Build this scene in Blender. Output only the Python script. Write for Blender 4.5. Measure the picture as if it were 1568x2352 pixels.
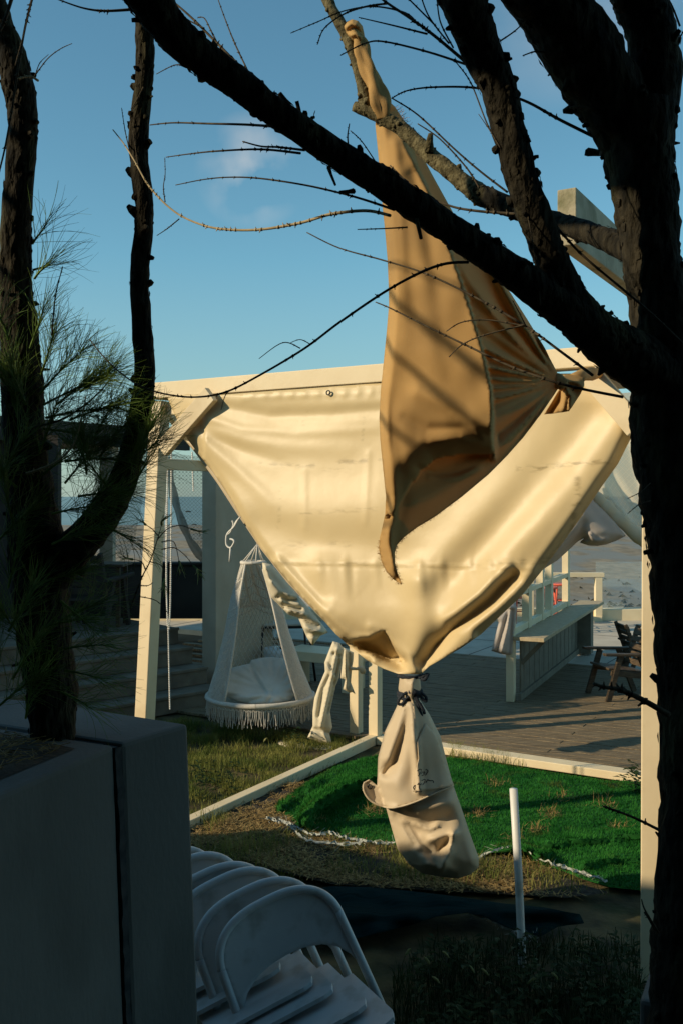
import bpy, math, random
from mathutils import Vector, Matrix, noise
from mathutils.geometry import delaunay_2d_cdt
R = math.radians
random.seed(7)
sc = bpy.context.scene
for o in list(bpy.data.objects): bpy.data.objects.remove(o)
COL = sc.collection

# ------------------------------------------------------------------ camera, sky, sun, exposure
EYE, F, CX, HY = 2.4, 2200.0, 784.0, 1140.0          # eye height; the photo measured on a 1568 x 2352 grid
cam = bpy.data.cameras.new('camera'); co = bpy.data.objects.new('camera', cam); COL.objects.link(co)
cam.sensor_fit = 'VERTICAL'; cam.sensor_height = 36; cam.lens = 36 * F / 2352
cam.shift_y = -(1176 - HY) / 2352
cam.clip_start = .05; cam.clip_end = 9000
co.location = (0, 0, EYE); co.rotation_euler = (R(90), 0, 0)
sc.camera = co
SUN_EL, SUN_AZ = 25.0, (-.951, -.309)                # direction towards the sun in plan
w = bpy.data.worlds.new('World'); sc.world = w; w.use_nodes = True
nt = w.node_tree; bg = nt.nodes['Background']
sky = nt.nodes.new('ShaderNodeTexSky'); sky.sky_type = 'NISHITA'; sky.sun_disc = False
sky.sun_elevation = R(SUN_EL); sky.sun_rotation = math.atan2(SUN_AZ[0], SUN_AZ[1])
sky.air_density = 1.0; sky.dust_density = .12; sky.ozone_density = 2.6
bg.inputs['Strength'].default_value = .140
tc = nt.nodes.new('ShaderNodeTexCoord')
def wmath(op, a, b=None):
    n = nt.nodes.new('ShaderNodeMath'); n.operation = op
    for i, s in enumerate((a, b)):
        if s is None: continue
        if isinstance(s, (int, float)): n.inputs[i].default_value = s
        else: nt.links.new(s, n.inputs[i])
    return n.outputs[0]
def cloud_at(px, py, spread, amount, scale):
    d = Vector(((px - CX) / F, 1, (HY - py) / F)).normalized()
    dist = nt.nodes.new('ShaderNodeVectorMath'); dist.operation = 'DISTANCE'
    nt.links.new(tc.outputs['Generated'], dist.inputs[0]); dist.inputs[1].default_value = d
    m = wmath('MAXIMUM', wmath('SUBTRACT', 1.0, wmath('DIVIDE', dist.outputs['Value'], spread)), 0.0)
    n = nt.nodes.new('ShaderNodeTexNoise'); n.inputs['Scale'].default_value = scale; n.inputs['Detail'].default_value = 6
    n.inputs['Roughness'].default_value = .42
    nt.links.new(tc.outputs['Generated'], n.inputs['Vector'])
    k = wmath('MULTIPLY', wmath('MAXIMUM', wmath('SUBTRACT', n.outputs['Fac'], .45), 0.0), amount)
    return wmath('MULTIPLY', m, k)
cl = wmath('MINIMUM', wmath('ADD', cloud_at(578, 395, .058, 1.8, 15), cloud_at(1330, -60, .12, .9, 8)), .28)
mx = nt.nodes.new('ShaderNodeMixRGB'); nt.links.new(cl, mx.inputs[0])
tn = nt.nodes.new('ShaderNodeMixRGB'); tn.blend_type = 'MULTIPLY'; tn.inputs[0].default_value = 1; tn.inputs[2].default_value = (.74, 1.07, .94, 1)
nt.links.new(sky.outputs[0], tn.inputs[1]); sep = nt.nodes.new('ShaderNodeSeparateXYZ'); nt.links.new(tc.outputs['Generated'], sep.inputs[0])
hz = nt.nodes.new('ShaderNodeMixRGB'); hz.inputs[2].default_value = (2.05, 2.55, 2.85, 1)       # pale sea air along the horizon
nt.links.new(wmath('MULTIPLY', wmath('MAXIMUM', wmath('SUBTRACT', 1.0, wmath('DIVIDE', sep.outputs[2], .24)), 0.0), .72), hz.inputs[0])
nt.links.new(tn.outputs[0], hz.inputs[1]); nt.links.new(hz.outputs[0], mx.inputs[1]); mx.inputs[2].default_value = (10.5, 8.4, 6.6, 1)
nt.links.new(mx.outputs[0], bg.inputs['Color'])
sl = bpy.data.lights.new('sun', 'SUN'); so = bpy.data.objects.new('sun', sl); COL.objects.link(so)
sl.energy = 4.7; sl.angle = R(.5); sl.color = (1, .83, .58)
ce = math.cos(R(SUN_EL))
to_sun = Vector((SUN_AZ[0] * ce, SUN_AZ[1] * ce, math.sin(R(SUN_EL))))
so.rotation_euler = to_sun.to_track_quat('Z', 'Y').to_euler(); so.location = to_sun * 30
sc.view_settings.view_transform = 'Standard'; sc.view_settings.look = 'None'
sc.view_settings.exposure = 0.0; sc.view_settings.gamma = 1

# ------------------------------------------------------------------ helpers
def W(px, py, D): return Vector(((px - CX) / F * D, D, EYE - (py - HY) / F * D))
def G(px, py, z=0.0):
    D = (EYE - z) * F / (py - HY); return Vector(((px - CX) / F * D, D, z))
def V(*a): return Vector(a)
def tag(o, label=None, cat=None, group=None, kind=None):
    if label: o['label'] = label
    if cat: o['category'] = cat
    if group: o['group'] = group
    if kind: o['kind'] = kind
    return o
def thing(name, label, cat, loc=(0, 0, 0), group=None):
    o = bpy.data.objects.new(name, None); o.empty_display_size = .1; COL.objects.link(o); o.location = loc
    return tag(o, label, cat, group)
def spline(pts, n):
    """Catmull-Rom through tuples of any length, n samples per span."""
    out = []
    P = [pts[0]] + list(pts) + [pts[-1]]
    for i in range(1, len(P) - 2):
        a, b, c, d = P[i - 1], P[i], P[i + 1], P[i + 2]
        for k in range(n):
            t = k / n
            out.append(tuple(.5 * (2 * b[j] + (c[j] - a[j]) * t + (2 * a[j] - 5 * b[j] + 4 * c[j] - d[j]) * t * t
                                   + (3 * b[j] - a[j] - 3 * c[j] + d[j]) * t ** 3) for j in range(len(b))))
    out.append(tuple(pts[-1])); return out
class MB:
    def __init__(s): s.v = []; s.f = []
    def add(s, vs, fs):
        k = len(s.v); s.v += [tuple(x) for x in vs]; s.f += [tuple(i + k for i in f) for f in fs]; return s
    def obox(s, c, a, b, h):
        """box centred at c with full edge vectors a, b, h"""
        c, a, b, h = Vector(c), Vector(a) / 2, Vector(b) / 2, Vector(h) / 2
        vs = [c + i * a + j * b + k * h for i in (-1, 1) for j in (-1, 1) for k in (-1, 1)]
        fs = [(0, 1, 3, 2), (4, 6, 7, 5), (0, 4, 5, 1), (2, 3, 7, 6), (0, 2, 6, 4), (1, 5, 7, 3)]
        if a.cross(b).dot(h) < 0: fs = [f[::-1] for f in fs]
        return s.add(vs, fs)
    def beam(s, p, q, wd, ht, side=None):
        p, q = Vector(p), Vector(q); d = q - p; dn = d.normalized()
        if side is None: side = dn.cross(V(0, 0, 1)); side = side.normalized() if side.length > 1e-4 else V(1, 0, 0)
        side = Vector(side); side = (side - dn * side.dot(dn)).normalized()
        return s.obox((p + q) / 2, d, side * wd, dn.cross(side) * ht)
    def prism(s, poly, z0, z1, shift=(0, 0)):
        n = len(poly)
        vs = [(x + shift[0], y + shift[1], z0) for x, y in poly] + [(x, y, z1) for x, y in poly]
        ar = sum(poly[i][0] * poly[(i + 1) % n][1] - poly[(i + 1) % n][0] * poly[i][1] for i in range(n))
        fs = [(i, (i + 1) % n, n + (i + 1) % n, n + i) for i in range(n)] + [tuple(range(n))[::-1], tuple(range(n, 2 * n))]
        if ar < 0: fs = [f[::-1] for f in fs]
        return s.add(vs, fs)
    def tube(s, pts, rad, n=8, rough=0, freq=6, seed=0, cap=True):
        pts = [Vector(p) for p in pts]; m = len(pts)
        if not hasattr(rad, '__len__'): rad = [rad] * m
        vs, fs = [], []
        t = (pts[1] - pts[0]).normalized(); u = t.orthogonal().normalized()
        for i, p in enumerate(pts):
            t = (pts[min(i + 1, m - 1)] - pts[max(i - 1, 0)])
            t = t.normalized() if t.length > 1e-9 else V(0, 0, 1)
            u = (u - t * u.dot(t)); u = u.normalized() if u.length > 1e-6 else t.orthogonal().normalized()
            b = t.cross(u)
            for k in range(n):
                a = 2 * math.pi * k / n; dr = u * math.cos(a) + b * math.sin(a); r = rad[i]
                if rough:
                    q = (p + dr * r) * freq + V(seed, 0, 0)
                    r *= 1 + rough * (noise.noise(q) + .5 * noise.noise(q * 2.7) + .35 * noise.noise(q * 6.1))
                vs.append(p + dr * r)
        for i in range(m - 1):
            for k in range(n):
                k2 = (k + 1) % n; fs.append((i * n + k, i * n + k2, (i + 1) * n + k2, (i + 1) * n + k))
        if cap: fs += [tuple(range(n))[::-1], tuple(range((m - 1) * n, m * n))]
        return s.add(vs, fs)
    def ribbon(s, pts, wd, side):
        side = Vector(side)
        if not hasattr(wd, '__len__'): wd = [wd] * len(pts)
        vs = []
        for p, x in zip(pts, wd): vs += [Vector(p) - side * x / 2, Vector(p) + side * x / 2]
        return s.add(vs, [(2 * i, 2 * i + 1, 2 * i + 3, 2 * i + 2) for i in range(len(pts) - 1)])
    def grid(s, fn, nu, nv, wrap=False):
        vs = [fn(i / nu, j / nv) for j in range(nv + 1) for i in range(nu + (0 if wrap else 1))]
        m = nu if wrap else nu + 1
        return s.add(vs, [(j * m + i, j * m + (i + 1) % m, (j + 1) * m + (i + 1) % m, (j + 1) * m + i) for j in range(nv) for i in range(nu)])
    def build(s, name, mat, parent=None, smooth=False, bevel=0, solid=0, sub=0, loc=None):
        me = bpy.data.meshes.new(name); me.from_pydata(s.v, [], s.f); me.validate()
        for p in me.polygons: p.use_smooth = smooth
        o = bpy.data.objects.new(name, me); COL.objects.link(o)
        for m_ in (mat if isinstance(mat, list) else [mat]): me.materials.append(m_)
        if parent is not None:
            o.parent = parent
            if parent.type == 'EMPTY' and loc is None: o.location = -parent.location
        if loc is not None: o.location = loc
        if sub: md = o.modifiers.new('sub', 'SUBSURF'); md.levels = md.render_levels = sub
        if solid: md = o.modifiers.new('solid', 'SOLIDIFY'); md.thickness = solid; md.offset = 0
        if bevel:
            md = o.modifiers.new('bevel', 'BEVEL'); md.width = bevel; md.segments = 2; md.limit_method = 'ANGLE'; md.angle_limit = R(40)
        return o
# --- cloth tools: an outline in the picture plane is given its own depth surface, folds and thickness
def segd(x, y, a, b):
    dx, dy = b[0] - a[0], b[1] - a[1]; L = dx * dx + dy * dy
    t = max(0, min(1, ((x - a[0]) * dx + (y - a[1]) * dy) / L)) if L else 0
    return math.hypot(x - a[0] - t * dx, y - a[1] - t * dy), t
def polyd(x, y, pts, closed=False):
    best, bt = 1e9, 0; n = len(pts); m = n if closed else n - 1
    for i in range(m):
        d, t = segd(x, y, pts[i], pts[(i + 1) % n])
        if d < best: best, bt = d, (i + t) / m
    return best, bt
def inside(x, y, poly):
    r = False; j = len(poly) - 1
    for i in range(len(poly)):
        xi, yi = poly[i]; xj, yj = poly[j]
        if (yi > y) != (yj > y) and x < (xj - xi) * (y - yi) / (yj - yi) + xi: r = not r
        j = i
    return r
def sstep(t): t = max(0, min(1, t)); return t * t * (3 - 2 * t)
def relief(x, y, folds):
    """folds: (polyline, half width, amplitude[, a0, a1]) - a ridge; a0/a1 scale the amplitude at its two ends"""
    z = 0
    for fo in folds:
        pts, wd, am = fo[:3]; a0, a1 = fo[3:5] if len(fo) >= 5 else (1, 1)
        sharp = wd < 0; wd = abs(wd)
        xs = [p[0] for p in pts]; ys = [p[1] for p in pts]
        if x < min(xs) - 3 * wd or x > max(xs) + 3 * wd or y < min(ys) - 3 * wd or y > max(ys) + 3 * wd: continue
        d, t = polyd(x, y, pts)
        if d < 3 * wd: z += am * (a0 + (a1 - a0) * t) * (math.exp(-1.6 * d / wd) if sharp else math.exp(-(d / wd) ** 2))
    return z
def flat(outline, step, seed=1):
    """triangulate an outline with inner points; returns 2D points, triangles"""
    rnd = random.Random(seed)
    pts = []; n = len(outline)
    for i in range(n):
        a, b = outline[i], outline[(i + 1) % n]; L = math.hypot(b[0] - a[0], b[1] - a[1]); k = max(1, int(L / step))
        pts += [(a[0] + (b[0] - a[0]) * j / k, a[1] + (b[1] - a[1]) * j / k) for j in range(k)]
    nb = len(pts)
    x0, x1 = min(p[0] for p in outline), max(p[0] for p in outline); y0, y1 = min(p[1] for p in outline), max(p[1] for p in outline)
    y = y0; row = 0
    while y < y1:
        x = x0 + (row % 2) * step / 2
        while x < x1:
            qx, qy = x + rnd.uniform(-.1, .1) * step, y + rnd.uniform(-.1, .1) * step
            if inside(qx, qy, outline) and polyd(qx, qy, outline, True)[0] > step * .55: pts.append((qx, qy))
            x += step
        y += step * .87; row += 1
    r = delaunay_2d_cdt([Vector(p) for p in pts], [(i, (i + 1) % nb) for i in range(nb)], [], 1, 1e-4)
    return [tuple(p) for p in r[0]], [tuple(f) for f in r[2]]
def sheet(mb, outline, fn, step=10):
    P, T = flat(outline, step)
    vs = [fn(x, y) for x, y in P]
    fs = []
    for t in T:
        a, b, c = (P[i] for i in t)
        fs.append(t if (b[0] - a[0]) * (c[1] - a[1]) - (b[1] - a[1]) * (c[0] - a[0]) < 0 else t[::-1])
    return mb.add(vs, fs)
def pillow(mb, outline, Dfn, thick, rad, folds=(), step=8, back=.8):
    """closed stuffed or gathered body: bulges towards the viewer by 'thick' metres, rounds off over 'rad' at its outline"""
    P, T = flat(outline, step)
    D0 = Dfn if callable(Dfn) else (lambda x, y: Dfn)
    front, backv = [], []
    for x, y in P:
        d = polyd(x, y, outline, True)[0]; k = min(1, d / rad); s = math.sqrt(max(0, 1 - (1 - k) ** 2))
        e = min(1, d / (rad * .35 + 1e-6))
        front.append(W(x, y, D0(x, y) - thick * s - relief(x, y, folds) * e)); backv.append(W(x, y, D0(x, y) + thick * back * s + .002))
    n = len(P); fs = []
    for t in T:
        a, b, c = (P[i] for i in t)
        if (b[0] - a[0]) * (c[1] - a[1]) - (b[1] - a[1]) * (c[0] - a[0]) > 0: t = t[::-1]
        fs.append(t); fs.append(tuple(i + n for i in t[::-1]))
    # join rims
    cnt = {}
    for t in fs[::2]:
        for i in range(3):
            e = (t[i], t[(i + 1) % 3]); cnt[e] = 1
    for (a, b) in list(cnt):
        if (b, a) not in cnt: fs.append((b, a, a + n, b + n))
    return mb.add(front + backv, fs)

# ------------------------------------------------------------------ materials
def mat(name, c1, c2=None, rough=.7, scale=6, detail=5, bump=0, bscale=40, spec=.3, trans=0, lo=.35, hi=.65, stretch=None, metal=0, tcol=None, c3=None, s3=2, k3=(.55, .7), bdist=.01):
    m = bpy.data.materials.new(name); m.use_nodes = True; N = m.node_tree; L = N.links; b = N.nodes['Principled BSDF']
    b.inputs['Roughness'].default_value = rough; b.inputs['Specular IOR Level'].default_value = spec; b.inputs['Metallic'].default_value = metal
    tcn = N.nodes.new('ShaderNodeTexCoord'); src = tcn.outputs['Object']
    if stretch:
        mp = N.nodes.new('ShaderNodeMapping'); mp.inputs['Scale'].default_value = stretch[0]
        mp.inputs['Rotation'].default_value = (0, 0, stretch[1]); L.new(src, mp.inputs[0]); src = mp.outputs[0]
    def nz(sc_, dt=5):
        n = N.nodes.new('ShaderNodeTexNoise'); n.inputs['Scale'].default_value = sc_; n.inputs['Detail'].default_value = dt; L.new(src, n.inputs['Vector']); return n.outputs['Fac']
    def ramp(fac, a, b_, l, h):
        r = N.nodes.new('ShaderNodeValToRGB'); r.color_ramp.elements[0].position = l; r.color_ramp.elements[1].position = h
        r.color_ramp.elements[0].color = (*a, 1); r.color_ramp.elements[1].color = (*b_, 1); L.new(fac, r.inputs[0]); return r.outputs[0]
    colr = None
    if c2:
        colr = ramp(nz(scale, detail), c1, c2, lo, hi)
        if c3:
            mk = N.nodes.new('ShaderNodeMixRGB'); L.new(ramp(nz(s3), (0, 0, 0), (1, 1, 1), *k3), mk.inputs[0]); L.new(colr, mk.inputs[1]); mk.inputs[2].default_value = (*c3, 1); colr = mk.outputs[0]
        L.new(colr, b.inputs['Base Color'])
    else: b.inputs['Base Color'].default_value = (*c1, 1)
    if bump:
        bp = N.nodes.new('ShaderNodeBump'); bp.inputs['Strength'].default_value = bump; bp.inputs['Distance'].default_value = bdist
        L.new(nz(bscale, 6), bp.inputs['Height']); L.new(bp.outputs[0], b.inputs['Normal'])
    if trans:
        t = N.nodes.new('ShaderNodeBsdfTranslucent'); ms = N.nodes.new('ShaderNodeMixShader'); ms.inputs[0].default_value = trans
        if tcol: t.inputs[0].default_value = (*tcol, 1)
        elif colr: L.new(colr, t.inputs[0])
        else: t.inputs[0].default_value = (*c1, 1)
        L.new(b.outputs[0], ms.inputs[1]); L.new(t.outputs[0], ms.inputs[2]); L.new(ms.outputs[0], N.nodes['Material Output'].inputs[0])
    return m
M = {}
M['cream'] = mat('cream_paint', (.70, .57, .36), (.77, .64, .42), .55, 3, bump=.07, bscale=45, c3=(.55, .42, .24), s3=1.7, k3=(.62, .78))
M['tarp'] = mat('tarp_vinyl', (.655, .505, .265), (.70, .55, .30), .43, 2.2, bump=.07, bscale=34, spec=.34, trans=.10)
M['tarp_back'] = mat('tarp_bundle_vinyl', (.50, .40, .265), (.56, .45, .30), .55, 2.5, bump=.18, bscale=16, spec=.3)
def add_dirt(m, col):
    N = m.node_tree; L = N.links; b = N.nodes['Principled BSDF']; old = b.inputs['Base Color'].links[0].from_socket
    at = N.nodes.new('ShaderNodeAttribute'); at.attribute_name = 'dirt'
    tcn = N.nodes.new('ShaderNodeTexCoord'); mp = N.nodes.new('ShaderNodeMapping'); mp.inputs['Scale'].default_value = (14, 14, 46); L.new(tcn.outputs['Object'], mp.inputs[0])
    n = N.nodes.new('ShaderNodeTexNoise'); n.inputs['Scale'].default_value = 1; n.inputs['Detail'].default_value = 6; L.new(mp.outputs[0], n.inputs['Vector'])
    r = N.nodes.new('ShaderNodeValToRGB'); r.color_ramp.elements[0].position = .45; r.color_ramp.elements[1].position = .62; L.new(n.outputs['Fac'], r.inputs[0])
    mu = N.nodes.new('ShaderNodeMath'); mu.operation = 'MULTIPLY'; L.new(at.outputs['Fac'], mu.inputs[0]); L.new(r.outputs[0], mu.inputs[1])
    mx_ = N.nodes.new('ShaderNodeMixRGB'); L.new(mu.outputs[0], mx_.inputs[0]); L.new(old, mx_.inputs[1]); mx_.inputs[2].default_value = (*col, 1)
    L.new(mx_.outputs[0], b.inputs['Base Color'])
add_dirt(M['tarp'], (.30, .22, .10))
M['brown'] = mat('brown_cotton', (.53, .335, .13), (.62, .40, .16), .85, 3, bump=.12, bscale=260, spec=.08, trans=.28, tcol=(.66, .36, .11), c3=(.42, .27, .115), s3=2.2, k3=(.5, .75))
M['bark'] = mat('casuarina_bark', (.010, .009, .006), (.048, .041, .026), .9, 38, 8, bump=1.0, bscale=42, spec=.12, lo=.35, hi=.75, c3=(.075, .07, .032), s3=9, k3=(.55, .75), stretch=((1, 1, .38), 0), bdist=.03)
M['bark_lit'] = mat('mossy_bark', (.045, .038, .018), (.17, .145, .075), .9, 34, 8, bump=.9, bscale=80, spec=.15)  # mossy limb stretch; its sunlit look is put into the colour
M['twig'] = mat('twig_bark', (.045, .035, .022), (.10, .08, .05), .9, 60)
M['twig_dry'] = mat('dry_twig_bark', (.30, .24, .13), (.42, .34, .2), .85, 60)  # paler twig bark: sunlight on these twigs is painted into the colour
M['needle'] = mat('casuarina_needles', (.07, .14, .02), (.19, .28, .05), .6, 14, spec=.2, trans=.2)
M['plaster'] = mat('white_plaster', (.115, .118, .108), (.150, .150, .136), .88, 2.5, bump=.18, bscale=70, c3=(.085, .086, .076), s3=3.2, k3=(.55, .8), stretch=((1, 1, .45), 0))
M['joint'] = mat('dark_joint_filler', (.02, .025, .028), (.05, .055, .055), .95, 30)
M['soil'] = mat('dark_soil', (.03, .024, .018), (.07, .055, .035), .95, 20, bump=.8, bscale=60)
M['chair_white'] = mat('white_enamel', (.58, .59, .58), (.66, .66, .64), .42, 5, bump=.05, spec=.4, c3=(.36, .35, .30), s3=9, k3=(.56, .78))
M['pvc'] = mat('white_pvc', (.62, .61, .56), (.70, .69, .64), .45, 8, spec=.4, c3=(.38, .35, .27), s3=7, k3=(.55, .75))
M['rope_dark'] = mat('dark_braided_rope', (.012, .016, .022), (.035, .04, .05), .9, 120, bump=.5, bscale=200)
M['rope_white'] = mat('white_cord', (.68, .67, .62), (.78, .76, .70), .9, 60)
M['cotton'] = mat('macrame_cotton', (.54, .50, .43), (.63, .59, .51), .9, 60)
M['cushion'] = mat('ivory_cushion_cotton', (.66, .63, .54), (.74, .71, .62), .9, 8, bump=.12, bscale=200, spec=.1)
M['drape'] = mat('ivory_drape', (.68, .60, .44), (.76, .68, .50), .75, 6, bump=.08, bscale=120, spec=.2, trans=.2)
M['grey_drape'] = mat('grey_lilac_drape', (.50, .44, .39), (.56, .50, .44), .9, 6, trans=.25, spec=.1)
M['deck'] = mat('weathered_deck_boards', (.10, .072, .040), (.25, .185, .105), .8, 5, 8, bump=.35, bscale=30, spec=.25, stretch=((1.2, 16, 4), R(30.3)))
M['pave'] = mat('pale_paving', (.42, .37, .29), (.50, .45, .36), .85, 3, bump=.2, bscale=60)
M['turf'] = mat('green_turf_pile', (.010, .095, .012), (.036, .185, .028), .8, 5, c3=(.07, .085, .02), s3=3.5, k3=(.58, .72), trans=.15, spec=.1)
M['turf_base'] = mat('turf_backing', (.006, .07, .008), (.015, .13, .016), .9, 9)
M['straw'] = mat('dry_straw', (.12, .075, .024), (.42, .29, .115), .85, 40, spec=.15)
M['ground'] = mat('earth_with_thatch', (.03, .026, .012), (.13, .10, .045), .95, 5, 8, bump=.6, bscale=30, c3=(.03, .05, .012), s3=2, k3=(.5, .7))
M['grass'] = mat('grass_blades', (.075, .115, .02), (.27, .26, .07), .7, 3, trans=.25, spec=.15)
M['weed'] = mat('weed_leaves', (.012, .026, .007), (.03, .05, .013), .65, 8, trans=.15, spec=.15)
M['net'] = mat('teal_shade_net', (.003, .015, .016), (.006, .026, .028), .95, 2, spec=.03, bump=.5, bscale=150, stretch=((1, 14, 1), .1))
M['white_net'] = mat('frayed_white_strip', (.28, .30, .26), (.46, .46, .40), .8, 40)
M['house'] = mat('house_render', (.20, .18, .15), (.26, .23, .19), .9, 2)
M['house_dark'] = mat('dark_timber_cladding', (.035, .030, .025), (.06, .052, .042), .9, 2)
M['roof'] = mat('brown_roofing', (.06, .05, .04), (.10, .08, .06), .9, 3)
M['pillar'] = mat('greige_render', (.40, .33, .235), (.46, .385, .28), .85, 3, bump=.2, bscale=50)
M['veranda_floor'] = mat('veranda_concrete', (.13, .11, .08), (.19, .165, .12), .85, 5, bump=.2, bscale=50)
M['dark_wood'] = mat('dark_stained_wood', (.045, .031, .019), (.10, .068, .038), .6, 12, bump=.2, stretch=((1, 1, 6), 0))
M['panel'] = mat('grey_board_panel', (.15, .132, .095), (.20, .178, .13), .75, 8, bump=.2)
M['red'] = mat('red_painted_metal', (.62, .10, .05), (.68, .13, .07), .45, 8)
M['black_metal'] = mat('black_metal', (.012, .012, .013), None, .4)
M['mud'] = None

def blend_glass(name, col, alpha, rough=.05):
    m = bpy.data.materials.new(name); m.use_nodes = True; N = m.node_tree; b = N.nodes['Principled BSDF']
    b.inputs['Base Color'].default_value = (*col, 1); b.inputs['Roughness'].default_value = rough
    t = N.nodes.new('ShaderNodeBsdfTransparent'); ms = N.nodes.new('ShaderNodeMixShader'); ms.inputs[0].default_value = alpha
    N.links.new(t.outputs[0], ms.inputs[1]); N.links.new(b.outputs[0], ms.inputs[2]); N.links.new(ms.outputs[0], N.nodes['Material Output'].inputs[0]); return m
M['glass'] = blend_glass('clear_glass', (.55, .70, .72), .14)
def lace(name, col, dens, rep, tr=.5):
    """sheer curtain: an open weave with a diamond lattice and rows of small flowers"""
    m = bpy.data.materials.new(name); m.use_nodes = True; N = m.node_tree; L = N.links; b = N.nodes['Principled BSDF']
    b.inputs['Base Color'].default_value = (*col, 1); b.inputs['Roughness'].default_value = .9
    tr_ = N.nodes.new('ShaderNodeBsdfTranslucent'); tr_.inputs[0].default_value = (*col, 1)
    mm = N.nodes.new('ShaderNodeMixShader'); mm.inputs[0].default_value = tr; L.new(b.outputs[0], mm.inputs[1]); L.new(tr_.outputs[0], mm.inputs[2])
    uv = N.nodes.new('ShaderNodeUVMap')
    sx = N.nodes.new('ShaderNodeSeparateXYZ'); L.new(uv.outputs[0], sx.inputs[0])
    def mt(op, a, b_=None):
        n = N.nodes.new('ShaderNodeMath'); n.operation = op
        for i, s in enumerate((a, b_)):
            if s is None: continue
            if isinstance(s, (int, float)): n.inputs[i].default_value = s
            else: L.new(s, n.inputs[i])
        return n.outputs[0]
    u = mt('MULTIPLY', sx.outputs[0], rep); v = mt('MULTIPLY', sx.outputs[1], rep)
    d1 = mt('LESS_THAN', mt('PINGPONG', mt('ADD', u, v), .5), .05); d2 = mt('LESS_THAN', mt('PINGPONG', mt('SUBTRACT', u, v), .5), .05)
    r = mt('SQRT', mt('ADD', mt('POWER', mt('PINGPONG', u, .5), 2), mt('POWER', mt('PINGPONG', v, .5), 2)))
    fl = mt('MULTIPLY', mt('LESS_THAN', r, .2), mt('LESS_THAN', mt('PINGPONG', mt('MULTIPLY', sx.outputs[1], 1.1), .5), .2))
    lat = mt('MAXIMUM', mt('MAXIMUM', d1, d2), fl)
    al = mt('ADD', mt('MULTIPLY', lat, .4), dens); al = mt('MINIMUM', al, .97)
    t = N.nodes.new('ShaderNodeBsdfTransparent'); ms = N.nodes.new('ShaderNodeMixShader'); L.new(al, ms.inputs[0])
    L.new(t.outputs[0], ms.inputs[1]); L.new(mm.outputs[0], ms.inputs[2]); L.new(ms.outputs[0], N.nodes['Material Output'].inputs[0]); return m
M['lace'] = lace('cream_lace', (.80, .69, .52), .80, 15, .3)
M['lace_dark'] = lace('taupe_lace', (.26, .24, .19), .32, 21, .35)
def uvset(o, fn):
    me = o.data; uvl = me.uv_layers.new(name='UVMap')
    for lp in me.loops: uvl.data[lp.index].uv = fn(me.vertices[lp.vertex_index].co)

# ------------------------------------------------------------------ pergola frame of reference
L0 = V(-1.366, 6.45, 0); C0 = V(.33, 9.35, 0)
ax = (C0 - L0); SIDE = ax.length; ax.normalize()      # along the side, away from the viewer
fx = V(ax.y, -ax.x, 0)                                # along the front, to the right
R0 = L0 + fx * SIDE; F0 = C0 + fx * SIDE
NF = -ax                                              # front normal, towards the viewer
def PT(px, py, off=0.0):
    """point of the front plane of the pergola seen at px, py; off metres towards the viewer"""
    r = V((px - CX) / F, 1, (HY - py) / F); o = V(0, 0, EYE)
    return o + r * (((L0 - o).dot(NF) + off) / r.dot(NF))
def on_line(px, P, d):
    k = (px - CX) / F; u = (k * P.y - P.x) / (d.x - k * d.y); return u

# ------------------------------------------------------------------ ground, deck, paving, shore
def gz(x, y):
    return .03 * noise.noise(V(x * .8, y * .8, 0)) + .012 * noise.noise(V(x * 3, y * 3, 4))
g = MB(); g.grid(lambda u, v: (lambda x, y: V(x, y, gz(x, y) - .02))(-14 + 28 * u, -4 + 16.5 * v), 150, 130)
tag(g.build('ground', M['ground'], smooth=True), kind='structure')
# far shore: tidal flat and sea reaching the horizon
def shore_mat():
    m = bpy.data.materials.new('tidal_flat'); m.use_nodes = True; N = m.node_tree; L = N.links; b = N.nodes['Principled BSDF']
    tcn = N.nodes.new('ShaderNodeTexCoord'); mp = N.nodes.new('ShaderNodeMapping'); mp.inputs['Scale'].default_value = (.35, .16, 1); L.new(tcn.outputs['Object'], mp.inputs[0])
    def nz(s, d, src): n = N.nodes.new('ShaderNodeTexNoise'); n.inputs['Scale'].default_value = s; n.inputs['Detail'].default_value = d; L.new(src, n.inputs['Vector']); return n.outputs['Fac']
    def ramp(f, a, b_, l, h):
        r = N.nodes.new('ShaderNodeValToRGB'); e = r.color_ramp.elements; e[0].position = l; e[1].position = h; e[0].color = (*a, 1); e[1].color = (*b_, 1); L.new(f, r.inputs[0]); return r.outputs[0]
    wet = ramp(nz(.9, 8, mp.outputs[0]), (0, 0, 0), (1, 1, 1), .46, .54)
    mudc = ramp(nz(6, 6, mp.outputs[0]), (.15, .12, .075), (.28, .225, .15), .35, .65)
    mixc = N.nodes.new('ShaderNodeMixRGB'); L.new(wet, mixc.inputs[0]); L.new(mudc, mixc.inputs[1]); mixc.inputs[2].default_value = (.19, .175, .14, 1)
    L.new(mixc.outputs[0], b.inputs['Base Color'])
    ro = ramp(wet, (.9, .9, .9), (.6, .6, .6), 0, 1); L.new(ro, b.inputs['Roughness'])
    bp = N.nodes.new('ShaderNodeBump'); bp.inputs['Strength'].default_value = .5; bp.inputs['Distance'].default_value = .05; L.new(nz(9, 6, mp.outputs[0]), bp.inputs['Height']); L.new(bp.outputs[0], b.inputs['Normal'])
    return m
M['mud'] = shore_mat()
b = MB(); b.grid(lambda u, v: V(-60 + 260 * u, 18.7 + 62 * v * v + 30 * v, -.9 + .12 * noise.noise(V(u * 60, v * 40, 0)) + .05 * noise.noise(V(u * 200, v * 140, 3))), 200, 120)
tag(b.build('tidal_flat', M['mud'], smooth=True), kind='structure')
M['sea'] = mat('sea_water', (.09, .13, .13), (.14, .18, .17), .3, .05, bump=.3, bscale=2.0, spec=.5, stretch=((.3, 1, 1), 0))
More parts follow.
